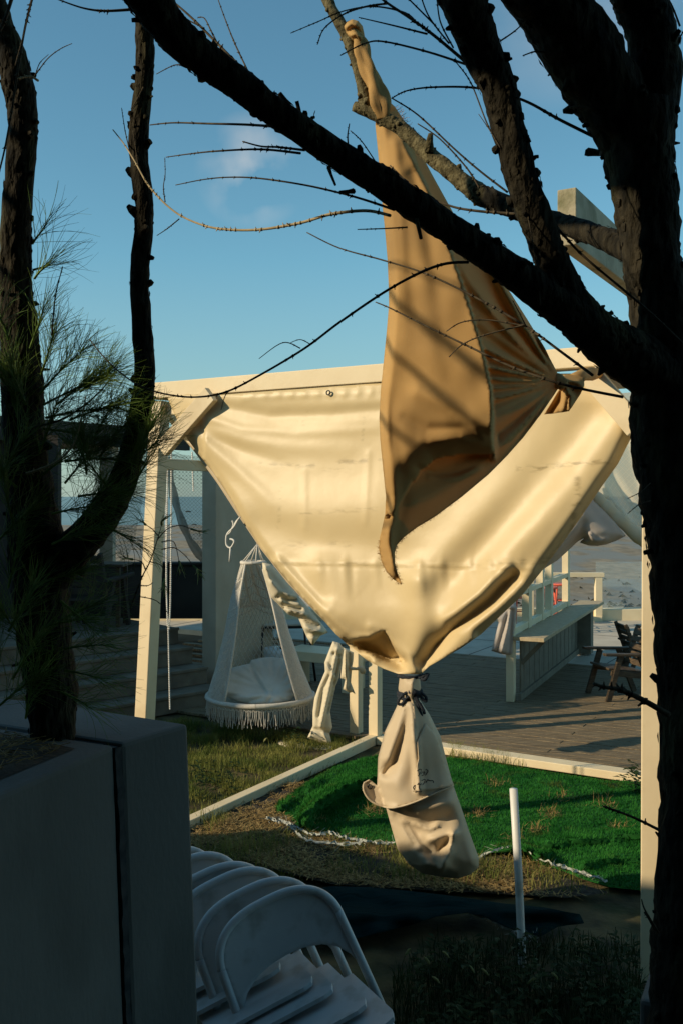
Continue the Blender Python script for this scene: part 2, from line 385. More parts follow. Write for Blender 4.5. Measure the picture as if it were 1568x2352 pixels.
b = MB(); b.add([V(-5000, 95, -.95), V(5000, 95, -.95), V(5000, 8000, -.95), V(-5000, 8000, -.95)], [(0, 1, 2, 3)])
b.add([V(-5000, 12, -1.2), V(5000, 12, -1.2), V(5000, 96, -1.2), V(-5000, 96, -1.2)], [(0, 1, 2, 3)])
tag(b.build('sea', M['sea']), kind='structure')
# clods and stones of seaweed on the flat, countless
b = MB(); rnd = random.Random(3)
for i in range(900):
    y = rnd.choice((rnd.gauss(27, 2.2), rnd.gauss(24, 1.2), rnd.uniform(20, 40))); x = rnd.uniform(2, 14) * y / 20; s = rnd.uniform(.03, .13)
    c = V(x, y, -.88); k = [c + V(rnd.uniform(-1, 1) * s * 1.6, rnd.uniform(-1, 1) * s, 0) for _ in range(5)]
    top = c + V(0, 0, s * .9); b.add(k + [top], [(j, (j + 1) % 5, 5) for j in range(5)])
tag(b.build('mud_clods', mat('dark_clods', (.03, .028, .018), (.07, .06, .035), .95, 9)), kind='stuff')

# wooden deck between the pergola and the paving: boards run along the pergola front
b = MB(); rnd = random.Random(11)
D0 = C0 - fx * 3.2 + ax * .06; nb = 40
for i in range(nb):
    x0 = 0.0
    o_ = D0 + ax * (i * .128)
    for k in range(4):
        ln = 3.6; off = (i % 3) * 1.2 - 2.4
        s, e = x0 + off + k * ln + .004, x0 + off + (k + 1) * ln - .004
        b.obox(o_ + fx * ((s + e) / 2) + V(0, 0, .015 + rnd.uniform(-.002, .002)), fx * (e - s), ax * .121, V(0, 0, .03))
tag(b.build('deck', M['deck'], bevel=.004), kind='structure')
b = MB(); P0 = D0 + ax * (nb * .128 + .0)
b.obox(P0 + fx * 6 + ax * 2.9 + V(0, 0, -.03), fx * 30, ax * 5.8, V(0, 0, .09))
tag(b.build('paving', M['pave'], bevel=.006), kind='structure')
b = MB()
for i in range(1, 12):
    b.obox(P0 + fx * (i * 2.0 - 6) + ax * 2.6 + V(0, 0, .0165), fx * .012, ax * 5.2, V(0, 0, .003))
for i in range(1, 4):
    b.obox(P0 + fx * 6 + ax * (i * 1.5) + V(0, 0, .0163), fx * 30, ax * .012, V(0, 0, .0028))
tag(b.build('paving_joints', M['joint']), kind='structure')
# low terrace the chairs and planters stand on
b = MB(); b.prism([(-4, -4), (.55, -4), (.55, 3.55), (-4, 3.55)], -.1, .2)
tag(b.build('terrace', M['veranda_floor'], bevel=.01), kind='structure')

# ------------------------------------------------------------------ unseen blocks added and shaped to shade the garden and cut sky light
hs = thing('house', 'two storey rendered house with gable roof at the left', 'house', (-9, 9, 0))  # added out of view; its outline sets the shadow on the deck
hp0 = [(6.6, -.1), (10.3, -.1), (10.3, 5.9), (9.2, 6.9), (7.7, 6.3), (7.15, 5.5), (6.8, 5.1), (6.6, 4.6)]
b = MB(); n = len(hp0); b.add([(-9.0, y, z) for y, z in hp0] + [(-15, y, z) for y, z in hp0], [tuple(range(n)), tuple(range(n, 2 * n))[::-1]] + [(i, n + i, n + (i + 1) % n, (i + 1) % n) for i in range(n)]); b.build('wall', M['house'], hs)
b = MB(); b.beam((-12, 7.55, 6.25), (-12, 9.3, 7.05), 6.4, .1, V(1, 0, 0)); b.beam((-12, 9.3, 7.05), (-12, 10.5, 5.85), 6.4, .1, V(1, 0, 0)); b.build('roof', M['roof'], hs)
b = MB()

an = thing('annex', 'timber clad annex with steep gable roof beside the terrace', 'annex', (-5.4, 1, 0))
prof = [(-4.5, 0), (5.2, 0), (5.2, 2.3), (4.82, 2.5), (3.72, 3.0), (3.05, 3.42), (2.62, 3.68), (1.2, 4.75), (.2, 5.0), (-4.5, 4.6)]  # unseen caster; top edge shaped to give the wanted shadow line
b = MB(); n = len(prof)
b.add([(-5.02, y, z) for y, z in prof] + [(-9.5, y, z) for y, z in prof], [tuple(range(n))[::-1], tuple(range(n, 2 * n))] + [(i, (i + 1) % n, n + (i + 1) % n, n + i) for i in range(n)])
b.build('wall', M['house_dark'], an)
ph = thing('porch', 'dark timber porch roof and back wall behind the terrace', 'porch', (0, -2, 0))  # added overhead and behind to keep light off the foreground
b = MB(); b.obox((-.6, -1.75, 4.3), (9, 0, 0), (0, 5.86, 0), (0, 0, .14)); b.build('roof', M['house_dark'], ph)
b = MB(); b.obox((.1, 1.6, 4.27), (3.4, 0, 0), (0, .82, 0), (0, 0, .08)); b.build('eave', M['house_dark'], ph)  # extra slab added to hold the upper limbs in shade
b = MB(); b.obox((-.6, -3.4, 2.1), (9, 0, 0), (0, .2, 0), (0, 0, 4.2)); b.build('wall', M['house_dark'], ph)
b = MB(); b.obox((3.8, -1.4, 2.1), (.2, 0, 0), (0, 3.8, 0), (0, 0, 4.2)); b.build('side_wall', M['house_dark'], ph)

# ------------------------------------------------------------------ pergola
pg = thing('pergola', 'cream painted timber pergola carrying the tied up vinyl tarpaulin', 'pergola', L0)
def post(P, top, lean=V(0, 0, 0), wd=.1, yaw=0, parent=pg, z0=0):
    c, s = math.cos(yaw), math.sin(yaw); a = fx * c + ax * s; d = -fx * s + ax * c
    b = MB(); vs = []
    for z, l in ((z0, 0), (top, 1)):
        for i, j in ((-1, -1), (1, -1), (1, 1), (-1, 1)): vs.append(V(P.x, P.y, z) + lean * l + a * i * wd / 2 + d * j * wd / 2)
    b.add(vs, [(0, 1, 5, 4), (1, 2, 6, 5), (2, 3, 7, 6), (3, 0, 4, 7), (3, 2, 1, 0), (4, 5, 6, 7)])
    return b.build('post', M['cream'], parent, bevel=.005)
ZB = 3.04
LT = L0 + V(.145, .02, 0)
post(L0, ZB, LT - L0, .098); post(C0, ZB, wd=.1); post(R0, ZB, V(.01, 0, 0), .1, R(13.5)); post(F0, ZB, wd=.1)
def ubeam(P, Q, z, wd, ht, name='beam', ext=(.1, .1)):
    d = (Q - P).normalized(); b = MB(); b.beam(P - d * ext[0] + V(0, 0, z), Q + d * ext[1] + V(0, 0, z), wd, ht); return b.build(name, M['cream'], pg, bevel=.005)
ubeam(LT, R0, 3.11, .12, .105, ext=(.06, .1)); ubeam(C0, F0, 3.11, .12, .105)
ubeam(LT + fx * .0, C0, 3.108, .09, .098, ext=(-.064, -.064)); ubeam(R0, F0, 3.108, .09, .098, ext=(-.064, -.064))
ubeam(LT - NF * .03, R0 - NF * .03, 2.985, .045, .075, 'tarp_rail', (-.05, 0))
b = MB(); b.beam(L0 + V(.11, .06, 2.62), L0 + V(.11, .06, 2.62) + ax * 3.2, .06, .075); b.build('side_rail', M['cream'], pg, bevel=.004)
# diagonal braces in the front plane
for a_, b_ in (((374, 1033), (486, 905)), ((1462, 985), (1352, 858))):
    p, q = PT(*a_, .065), PT(*b_, .065); b = MB(); b.beam(p, q, .045, .11, NF); b.build('brace', M['cream'], pg, bevel=.004)
p = LT + ax * .06 + V(0, 0, 2.98); b = MB(); b.beam(p + V(0, 0, .03), p + ax * .62 - V(0, 0, .42), .05, .09, fx); b.build('brace', M['cream'], pg, bevel=.004)
# ground plates
def gplate(P, Q, nm='base_plate', wd=.09, ht=.09): b = MB(); b.beam(P + V(0, 0, .035), Q + V(0, 0, .035), wd, ht); return b.build(nm, M['cream'], pg, bevel=.006)
gplate(L0 + ax * .05, C0 - ax * .05); gplate(C0 + fx * .05, F0 - fx * .05, wd=.16, ht=.07)

# second, higher pergola whose rafter end pokes in at the upper right
p2 = thing('tall_pergola', 'taller weathered pergola rafter poking in behind the right tree', 'pergola', (1.8, 5.58, 0))
e0 = V(.985, 4.2, 3.625); b = MB(); b.beam(e0, e0 + ax * 3.6, .085, .25); b.build('rafter', mat('weathered_rafter', (.33, .28, .18), (.46, .40, .27), .8, 7, bump=.4, bscale=50, c3=(.16, .15, .07), s3=5, k3=(.5, .7)), p2, bevel=.005)
post(V(1.82, 5.62, 0), 3.5, wd=.1, parent=p2); post(e0 + ax * 3.5 - V(0, 0, e0.z), 3.5, wd=.1, parent=p2)
# neighbouring pergola behind the left side: its front post stands beside the corner post
p3 = thing('rear_pergola', 'cream pergola behind the hanging chair with a cloth tied to its post', 'pergola', (.148, 9.6, 0))
B0 = V(.148, 9.62, 0)
post(B0, 3.0, wd=.1, parent=p3); post(B0 - fx * 2.3 - ax * .1 + V(.2, 1.5, 0), 3.0, wd=.1, parent=p3)
b = MB(); b.beam(B0 + V(.15, .02, 3.05), V(-1.45, 9.95, 3.05), .08, .1); b.build('beam', M['cream'], p3, bevel=.004)
b = MB(); b.beam(V(-1.3, 9.8, 3.14), B0 - fx * 2.3 + V(.2, 2.2, 3.14), .08, .08); b.build('beam', M['cream'], p3, bevel=.004)
b = MB(); b.beam(V(-1.38, 9.28, 3.0), V(-1.38, 9.28, 0), .08, .08, fx); 

# ------------------------------------------------------------------ tarpaulin
tp = thing('tarp', 'glossy cream vinyl tarpaulin hung from the pergola beam and gathered to a point', 'tarpaulin', PT(940, 1545))
top = [(386, 914), (430, 905), (480, 909), (560, 903), (640, 897), (700, 893), (790, 886), (870, 880), (960, 874), (1060, 868), (1160, 862), (1260, 858), (1345, 858)]
right = [(1366, 870), (1410, 920), (1453, 975), (1448, 1005), (1418, 1065), (1380, 1118), (1330, 1192), (1285, 1255), (1240, 1315), (1195, 1370), (1150, 1412), (1105, 1455), (1060, 1487), (1015, 1513), (985, 1530), (966, 1548)]
left = [(914, 1548), (880, 1536), (845, 1518), (810, 1492), (770, 1455), (735, 1415), (690, 1368), (640, 1310), (600, 1258), (565, 1205), (530, 1145), (490, 1085), (455, 1040), (434, 1012), (418, 985), (400, 948)]
outline = top + right + left
TF = []
def tf(*a): TF.append(a)
# drape folds fanning from the upper left corner
tf([(440, 985), (520, 1000), (640, 1022), (800, 1030)], 20, .035, 1, .1)
tf([(445, 1000), (520, 1060), (590, 1120), (640, 1180)], 17, .030, 1, .1)
tf([(475, 960), (560, 985), (680, 995), (860, 985)], 12, .018, 1, .2)
tf([(460, 985), (560, 1035), (700, 1080)], 14, -.022, 1, 0)
tf([(450, 1015), (500, 1090), (560, 1180)], 13, -.018, 1, 0)
tf([(500, 930), (620, 955), (760, 950), (880, 940)], 15, -.030, .6, .6)
tf([(560, 912), (700, 905), (870, 893)], 9, .012)
# long folds running from the right corner down to the knot
tf([(1420, 965), (1330, 1090), (1240, 1190), (1130, 1310), (1040, 1420)], 42, .085, .5, .7)
tf([(1360, 960), (1260, 1090), (1150, 1210), (1040, 1330)], 45, -.05, .4, .7)
tf([(1250, 1000), (1160, 1110), (1060, 1230), (960, 1330)], 40, .04, .1, 1)
tf([(1180, 1325), (1120, 1385), (1040, 1440), (975, 1520)], 17, -.085, .9, .9)
tf([(1165, 1300), (1100, 1365), (1020, 1425)], 13, .045, .8, .8)
tf([(1230, 1325), (1150, 1400), (1060, 1475), (985, 1525)], 22, .03)
# vertical puckers under the welded seam
for x, l, a_ in ((520 + 110, 40, .008), (730, 60, .010), (790, 90, .014), (860, 60, .010), (960, 80, .012), (1010, 70, .012), (1075, 70, .012), (1120, 60, .012), (1190, 40, .012)):
    tf([(x, 1296), (x + 8, 1296 + l)], 9, a_ * .55, 1, 0); tf([(x + 18, 1300), (x + 20, 1300 + l)], 8, -a_ * .45, 1, 0)
    tf([(x + 3, 1290), (x + 6, 1262)], 7, a_ * .35, 1, 0)
tf([(600, 1299), (850, 1302), (1215, 1312)], 4, -.003)
tf([(640, 1292), (850, 1295), (1215, 1305)], 4, .005)
# tuck at the gathered bottom
tf([(800, 1478), (850, 1492), (920, 1525)], 15, -.14, .7, 1); pass
tf([(850, 1440), (882, 1447), (900, 1465)], 10, .012, 1, 0); tf([(806, 1466), (860, 1462)], 8, .02)
tf([(760, 1400), (830, 1440), (890, 1448)], 22, .035, 1, 0); tf([(905, 1470), (935, 1505), (952, 1540)], 9, .05, 0, 1)
tf([(960, 1340), (965, 1430), (950, 1530)], 30, .04); tf([(1040, 1400), (985, 1480), (955, 1540)], 18, -.035, .4, 1)
tf([(740, 1310), (800, 1390), (880, 1440)], 45, .04, 1, .15); tf([(640, 1290), (740, 1400), (860, 1510)], 12, .03)
tf([(900, 1280), (880, 1380)], 50, -.012)
tf([(560, 1150), (700, 1170), (850, 1160)], 50, .02); tf([(600, 1210), (740, 1250), (860, 1250)], 36, -.02)
tf([(700, 1080), (700, 1210)], 8, .004); tf([(846, 1040), (838, 1200)], 7, .004); tf([(925, 1020), (925, 1240)], 8, .004)
for x in range(580, 880, 30): tf([(x, 905), (x + 3, 890)], 7, .010)
lower_left = [(434, 1012), (490, 1085), (530, 1145), (565, 1205), (640, 1310), (735, 1415), (845, 1518)]
POCK1 = [(803, 1470), (822, 1466), (850, 1462), (882, 1446), (896, 1464), (906, 1482), (937, 1526), (915, 1518), (895, 1522), (860, 1508), (826, 1494)]
POCK2 = [(1182, 1320), (1166, 1352), (1140, 1384), (1095, 1418), (1040, 1452), (1000, 1492), (972, 1528), (992, 1480), (1030, 1442), (1075, 1402), (1120, 1362), (1150, 1332)]
def tarp_pt(x, y):
    off = .02 + .10 * sstep((y - 950) / 350) * sstep((1545 - y) / 160) + .10 * sstep((y - 1250) / 300)
    off += .68 * relief(x, y, TF)
    off += .006 * noise.noise(V(x / 140, y / 110, 1)) + .0008 * noise.noise(V(x / 30, y / 26, 5))
    d, _ = polyd(x, y, right[2:12])
    off -= .055 * (1 - sstep(d / 34)) ** 2                     # the right edge rolls away
    d, _ = polyd(x, y, lower_left)
    off -= .035 * (1 - sstep(d / 16))
    for pk, dep in ((POCK1, .15), (POCK2, .022)):
        if inside(x, y, pk): off -= dep * sstep(polyd(x, y, pk, True)[0] / 11 + .15)
    if y < 930: off = off * sstep((y - 870) / 60) + .0
    if x < 470: off = off * sstep((x - 380) / 90) - .02
    return PT(x, y, off)
dirt = [(600, 1067, 720, 1070, 5, .6), (715, 1078, 800, 1080, 3, .5), (780, 1062, 872, 1055, 5, .7), (1040, 1066, 1130, 1068, 5, .6), (1065, 1080, 1120, 1079, 3, .7), (1185, 1076, 1240, 1078, 6, .8), (1245, 1073, 1400, 1058, 5, .9), (1325, 1100, 1325, 1160, 7, .8), (1318, 1160, 1314, 1215, 6, .6), (1190, 1291, 1295, 1286, 7, .7), (1120, 1293, 1180, 1292, 4, .5), (600, 1292, 860, 1297, 4, .45), (880, 1302, 1100, 1300, 3, .4), (690, 1180, 870, 1168, 4, .45), (706, 945, 694, 980, 2.5, .5), (925, 1140, 926, 1215, 3, .4), (645, 1120, 640, 1210, 3, .35), (836, 960, 832, 1010, 2.5, .4), (655, 1250, 700, 1252, 7, .4), (760, 1248, 800, 1252, 6, .35)]
P2, T2 = flat(outline, 5.5)
b = MB(); b.add([tarp_pt(x, y) for x, y in P2], [t if (P2[t[1]][0] - P2[t[0]][0]) * (P2[t[2]][1] - P2[t[0]][1]) - (P2[t[1]][1] - P2[t[0]][1]) * (P2[t[2]][0] - P2[t[0]][0]) < 0 else t[::-1] for t in T2])
ts = b.build('sheet', M['tarp'], tp, smooth=True, solid=.003)
at_ = ts.data.attributes.new('dirt', 'FLOAT', 'POINT')
for i, (x, y) in enumerate(P2):
    v_ = 0
    for x0, y0, x1, y1, wd, am in dirt:
        d, t = segd(x, y, (x0, y0), (x1, y1)); v_ = max(v_, am * math.exp(-(d / wd) ** 2))
    at_.data[i].value = v_
# back hem: the left selvedge folded behind, seen as a darker strip
hem = [(434, 1012), (470, 1055), (520, 1125), (570, 1205), (640, 1302), (720, 1392), (720, 1402), (640, 1318), (585, 1240), (535, 1160), (500, 1105), (455, 1045)]
b = MB(); sheet(b, [(428, 1012), (455, 1048), (500, 1110), (545, 1180), (600, 1262), (660, 1338), (730, 1412), (800, 1482), (812, 1488), (740, 1405), (660, 1318), (600, 1238), (540, 1150), (480, 1068), (440, 1015)], lambda x, y: PT(x, y, -.09), 8)
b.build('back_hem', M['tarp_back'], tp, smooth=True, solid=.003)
# eyelets along the top hem
for x, y in ((754, 902),):
    p = PT(x, y, .035); b = MB(); b.tube([p + fx * .013 * math.cos(t) + V(0, 0, .013 * math.sin(t)) for t in [i * math.pi / 5 for i in range(11)]], .004, 6, cap=False); b.build('eyelet', M['black_metal'], tp, smooth=True)
# gathered tail below the tie: a closed hanging bag with an upper skirt folded over it
zt = PT(940, 1545).y
def Dt(x, y): return zt - .05 + (y - 1545) * .00005 + (x - 940) * -.0004
tail = [(918, 1548), (962, 1548), (966, 1580), (962, 1606), (985, 1640), (1010, 1690), (1028, 1760), (1042, 1810), (1060, 1860), (1080, 1920), (1099, 1972), (1098, 1992), (1080, 2008), (1050, 2018), (1010, 2014), (968, 2006), (938, 1985), (912, 1950), (898, 1900), (884, 1850), (866, 1790), (868, 1740), (884, 1680), (905, 1635), (917, 1606), (914, 1580)]
BF = [([(905, 1866), (932, 1902), (962, 1957)], -10, -.028), ([(962, 1957), (1000, 1962), (1036, 1913)], -9, -.018), ([(1038, 1912), (1030, 1960), (1012, 2002)], -7, .035), ([(940, 1990), (985, 1985), (1020, 1998)], -7, .03), ([(925, 1885), (985, 1905), (1005, 1895)], -8, .03), ([(900, 1880), (925, 1960), (960, 2000)], -6, -.02), ([(940, 1610), (925, 1680), (905, 1745), (880, 1790)], 11, -.07, .6, 1), ([(945, 1560), (948, 1640), (955, 1730)], 9, .035), ([(970, 1640), (990, 1720), (1010, 1800)], 14, -.02), ([(930, 1620), (915, 1690), (890, 1745)], 10, .03),
      ([(1000, 1660), (1030, 1780), (1070, 1900), (1090, 1980)], 12, .03), ([(905, 1880), (960, 1900), (1020, 1880)], 22, -.035), ([(915, 1850), (960, 1930), (1000, 1958), (1030, 1935)], 16, -.035), ([(905, 1865), (935, 1905), (960, 1945)], 10, .03), ([(1000, 1965), (1022, 1985), (1035, 2000)], 10, .03), ([(1045, 1915), (1030, 1960), (1010, 2000)], 11, .045), ([(960, 1960), (985, 1990)], 14, .03), ([(985, 1930), (1035, 1915)], 9, .03), ([(920, 1950), (960, 1995), (1040, 2010)], 9, -.03), ([(940, 1860), (1000, 1850), (1040, 1840)], 18, .04)]
for k, (ex, ey, am) in enumerate(((882, 1720, .030), (900, 1700, -.022), (918, 1730, .026), (938, 1700, -.02), (966, 1740, .03), (985, 1720, -.024), (1005, 1740, .026), (1020, 1780, -.018))):
    BF.append(([(921 + k * 5.4, 1600), (918 + k * 7 + (ex - 918 - k * 7) * .4, 1640), (ex, ey)], -8, am, 1, .1))
for k in range(5): BF.append(([(922 + k * 9, 1552), (920 + k * 10, 1604), (905 + k * 22, 1660)], 3.2, .016 if k % 2 else -.012, 1, .2))
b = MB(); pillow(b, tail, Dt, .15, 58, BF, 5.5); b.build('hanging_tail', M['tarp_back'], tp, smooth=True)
skirt = [(917, 1612), (962, 1612), (985, 1645), (1005, 1700), (1022, 1760), (1040, 1805), (1000, 1822), (950, 1844), (905, 1856), (872, 1852), (846, 1838), (832, 1815), (834, 1797), (848, 1790), (866, 1805), (868, 1740), (884, 1680), (905, 1635)]
SF = [([(940, 1610), (925, 1680), (905, 1745), (885, 1775)], 12, -.07, .6, 1), ([(945, 1620), (948, 1680), (955, 1740), (962, 1815)], 8, .05), ([(985, 1700), (995, 1760), (1000, 1815)], 14, -.012), ([(930, 1620), (912, 1690), (892, 1745)], 10, .035), ([(880, 1790), (910, 1800), (935, 1760), (945, 1700)], 16, .012)]
def skirt_pt(x, y):
    d = polyd(x, y, tail, True)[0] * (1 if inside(x, y, tail) else 0)
    s = math.sqrt(max(0, 1 - (1 - min(1, d / 58)) ** 2)); e = sstep((y - 1620) / 120)
    flare = .05 * sstep((y - 1760) / 90)
    h = polyd(x, y, [(832, 1806), (850, 1842), (905, 1858)])[0]
    return W(x, y, Dt(x, y) - .15 * s - .012 - relief(x, y, SF) * (.4 + .6 * e) - flare - .03 * math.exp(-(h / 9) ** 2))
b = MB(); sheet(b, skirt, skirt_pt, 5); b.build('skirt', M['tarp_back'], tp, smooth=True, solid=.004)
# doubled hem welted along the skirt edge
hp = [skirt_pt(x, y) - V(0, .006, 0) for x, y in spline([(848, 1791), (835, 1800), (836, 1818), (850, 1838), (876, 1851), (906, 1854), (950, 1842), (1000, 1820), (1038, 1805)], 6)]
b = MB(); b.tube(hp, .0055, 6); b.build('skirt_hem', M['tarp_back'], tp, smooth=True)
flap = [(956, 1620), (963, 1640), (972, 1690), (966, 1740), (950, 1790), (948, 1815), (1040, 1803), (1022, 1755), (1000, 1690), (980, 1640)]
b = MB(); sheet(b, [(957, 1700), (960, 1740), (949, 1785), (947, 1816), (1000, 1810), (1040, 1802), (1022, 1755), (1002, 1690), (975, 1660)], lambda x, y: skirt_pt(x, y) - V(0, .016 * sstep((y - 1660) / 60) + .004, 0), 6); b.build('corner_flap', M['tarp_back'], tp, smooth=True, solid=.004)
# hand-written marks in black pen on the flap
ink = mat('black_marker_ink', (.02, .018, .016), None, .8)
def pen(strokes, fn, r=.0022):
    b = MB()
    for s in strokes:
        pts = [fn(*q) for q in spline(s, 4)] if len(s) > 2 else [fn(*q) for q in s]
        b.tube(pts, r, 5)
    return b
strokes = [[(956, 1768), (962, 1764), (966, 1766), (962, 1774), (958, 1780)], [(964, 1775), (968, 1770), (972, 1776), (966, 1779)], [(971, 1768), (974, 1773)], [(976, 1764), (981, 1768), (975, 1778)],
           [(966, 1790), (974, 1787), (972, 1795), (968, 1800)], [(976, 1795), (980, 1788), (984, 1790), (992, 1790), (993, 1795)],
           [(957, 1799), (961, 1795), (960, 1806), (963, 1812)], [(962, 1800), (966, 1797)], [(952, 1802), (955, 1814), (966, 1815)]]
b = pen(strokes, lambda x, y: skirt_pt(x, y) - V(0, .0235, 0)); b.build('pen_marks', ink, tp)
for x, y, f_ in ((953, 1806, .023), (849, 1806, .01)):
    p = skirt_pt(x, y) - V(0, f_, 0); b = MB(); b.tube([p + V(.012 * math.cos(t), 0, .012 * math.sin(t)) for t in [i * math.pi / 5 for i in range(11)]], .0035, 6, cap=False)
    b.build('eyelet', M['black_metal'], tp, smooth=True)
# dark rope lashings
for yy, lab in ((1549, 'dark braided rope tied round the tarp neck, upper single turn'), (1588, 'dark braided rope bow knotted round the tarp neck with hanging ends')):
    rp = thing('rope', lab, 'rope', W(940, yy, Dt(940, yy)), 'rope lashings')
    b = MB()
    for turn in range(1 if yy < 1560 else 3):
        c = W(940, yy + turn * 5 - (2 if turn else 0), Dt(940, yy)); hw = .064
        b.tube([c + V(hw * math.cos(t), -.01 + .085 * math.sin(t), .004 * math.sin(2 * t + turn) + .006 * math.cos(t)) for t in [i * 2 * math.pi / 28 for i in range(29)]], .0095, 8, .25, 60, turn, cap=False)
    b.build('loop', M['rope_dark'], rp, smooth=True)
    if yy < 1560:
        e = [W(962, 1556, zt - .14), W(973, 1552, zt - .16), W(982, 1549, zt - .16), W(975, 1560, zt - .17), W(967, 1560, zt - .16)]
        b = MB(); b.tube(spline([tuple(v) for v in e], 4), .010, 7, .3, 60); b.build('end', M['rope_dark'], rp, smooth=True)
    else:
        for k, path in enumerate(([(950, 1590), (930, 1592), (916, 1606), (914, 1616), (922, 1617), (932, 1605), (945, 1594)], [(948, 1592), (962, 1596), (970, 1606), (978, 1610), (976, 1600), (965, 1590)], [(948, 1594), (956, 1610), (962, 1628), (966, 1640), (972, 1654)], [(952, 1594), (964, 1618), (972, 1632), (974, 1640)])):
            b = MB(); b.tube(spline([tuple(W(x, y, zt - .16 - .004 * k)) for x, y in path], 5), .0085, 7, .3, 60, k); b.build('bow_loop' if k < 2 else 'end', M['rope_dark'], rp, smooth=True)
        b = MB(); b.tube([W(938, 1588, zt - .17), W(950, 1590, zt - .18), W(962, 1592, zt - .165)], [.013, .019, .012], 8, .3, 50); b.build('knot', M['rope_dark'], rp, smooth=True)
# white cord loop hanging from the left edge
wc = [(548, 1192), (538, 1210), (524, 1224), (520, 1236), (521, 1252), (530, 1258), (538, 1246), (536, 1240), (529, 1238)]
b = MB(); b.tube(spline([tuple(PT(x, y, -.05)) for x, y in wc], 6), .006, 6); b.tube([PT(530, 1258, -.05), PT(528, 1290, -.05)], .006, 6); b.tube(spline([tuple(PT(x, y, -.05)) for x, y in ((552, 1188), (542, 1200), (538, 1210))], 4), .006, 6)
b.tube(spline([tuple(PT(x, y, -.05)) for x, y in ((534, 1196), (536, 1206), (530, 1222), (522, 1228))], 4), .005, 6)
tag(b.build('cord', M['rope_white'], smooth=True), 'looped white cord dangling from the left edge of the tarpaulin', 'cord')

# ------------------------------------------------------------------ trees
def limb(pts, seed, n=14, rough=.16, freq=26, per=8, stubs=0, stub_l=(.6, 1.1), dens=1.0):
    """pts: (px, py, width px, distance) along the limb; knobby bark is real relief"""
    S = spline(pts, per); rnd = random.Random(seed)
    P = [W(s[0], s[1], s[3]) for s in S]; r = [max(.002, s[2] / 2 * s[3] / F) for s in S]
    # resample finely
    P2, r2 = [], []
    for i in range(len(P) - 1):
        k = max(1, int((P[i + 1] - P[i]).length / .018))
        for j in range(k): P2.append(P[i].lerp(P[i + 1], j / k)); r2.append(r[i] + (r[i + 1] - r[i]) * j / k)
    P2.append(P[-1]); r2.append(r[-1])
    for i in range(len(P2)):
        P2[i] = P2[i] + V(noise.noise(V(i * .09, seed, 0)), 0, noise.noise(V(i * .09, seed, 9))) * r2[i] * .16
    b = MB(); b.tube(P2, r2, n, rough, freq, seed)
    for k in range(stubs):
        i = rnd.randrange(2, len(P2) - 2); t = (P2[i + 1] - P2[i - 1]).normalized()
        d = V(rnd.uniform(-1, 1), rnd.uniform(-.7, .3), rnd.uniform(-1, 1)); d = (d - t * d.dot(t)).normalized()
        l = r2[i] * rnd.uniform(*stub_l) * .55; w_ = min(r2[i] * .35, rnd.uniform(.004, .011))
        base = P2[i] + d * r2[i] * .8; tip = base + (d + t * rnd.uniform(-.5, .7)) * l
        b.tube([base, base.lerp(tip, .6) + V(rnd.uniform(-1, 1), 0, rnd.uniform(-1, 1)) * .003, tip], [w_ * 1.35, w_, w_ * rnd.uniform(.35, .9)], 6, .3, 90, k)
    # scaly bark flakes along the surface
    for k in range(int(len(P2) * 2.6 * dens)):
        i = rnd.randrange(1, len(P2) - 1); t = (P2[i + 1] - P2[i - 1]).normalized(); u = t.orthogonal().normalized(); v_ = t.cross(u)
        a = rnd.uniform(0, 6.283); d = u * math.cos(a) + v_ * math.sin(a); s = min(.013, r2[i] * .3) * rnd.uniform(.5, 1.2)
        c = P2[i] + d * r2[i] * rnd.uniform(.96, 1.03); q = t.cross(d)
        pk = [c + t * s * math.cos(x) * rnd.uniform(.7, 1.2) + q * s * .7 * math.sin(x) * rnd.uniform(.6, 1.1) for x in (0, 1.2, 2.5, 3.8, 5.1)]
        b.add(pk + [c + d * s * rnd.uniform(.1, .34) + t * s * .2], [(j, (j + 1) % 5, 5) for j in range(5)])
    return b
def twig(tree, pts, D0, D1, w0=5.0, w1=2.0, m='twig', seed=0):
    """a twig with the small nodes of casuarina shoots"""
    S = spline(pts, 7); n = len(S); P = []; r = []
    rnd = random.Random(seed + len(pts) * 31 + int(pts[0][0]))
    for i, s in enumerate(S):
        t = i / (n - 1); D = D0 + (D1 - D0) * t; P.append(W(s[0], s[1], D)); r.append((w0 + (w1 - w0) * t) / 2 * D / F)
    b = MB(); b.tube(P, r, 6)
    for i in range(2, n - 1):
        if rnd.random() < .62: continue
        b.tube([P[i] - (P[i] - P[i - 1]) * .18, P[i] + (P[i + 1] - P[i]) * .18], [r[i] * rnd.uniform(1.2, 1.6), r[i] * 1.15], 6)
        t = (P[i + 1] - P[i - 1]).normalized(); d = V(rnd.uniform(-1, 1), 0, rnd.uniform(-1, 1)); d = (d - t * d.dot(t))
        if d.length > .2: b.tube([P[i], P[i] + d.normalized() * r[i] * 2.8 + t * r[i]], [r[i] * .8, r[i] * .3], 4)
    return b.build('twig', M[m], tree, smooth=True)

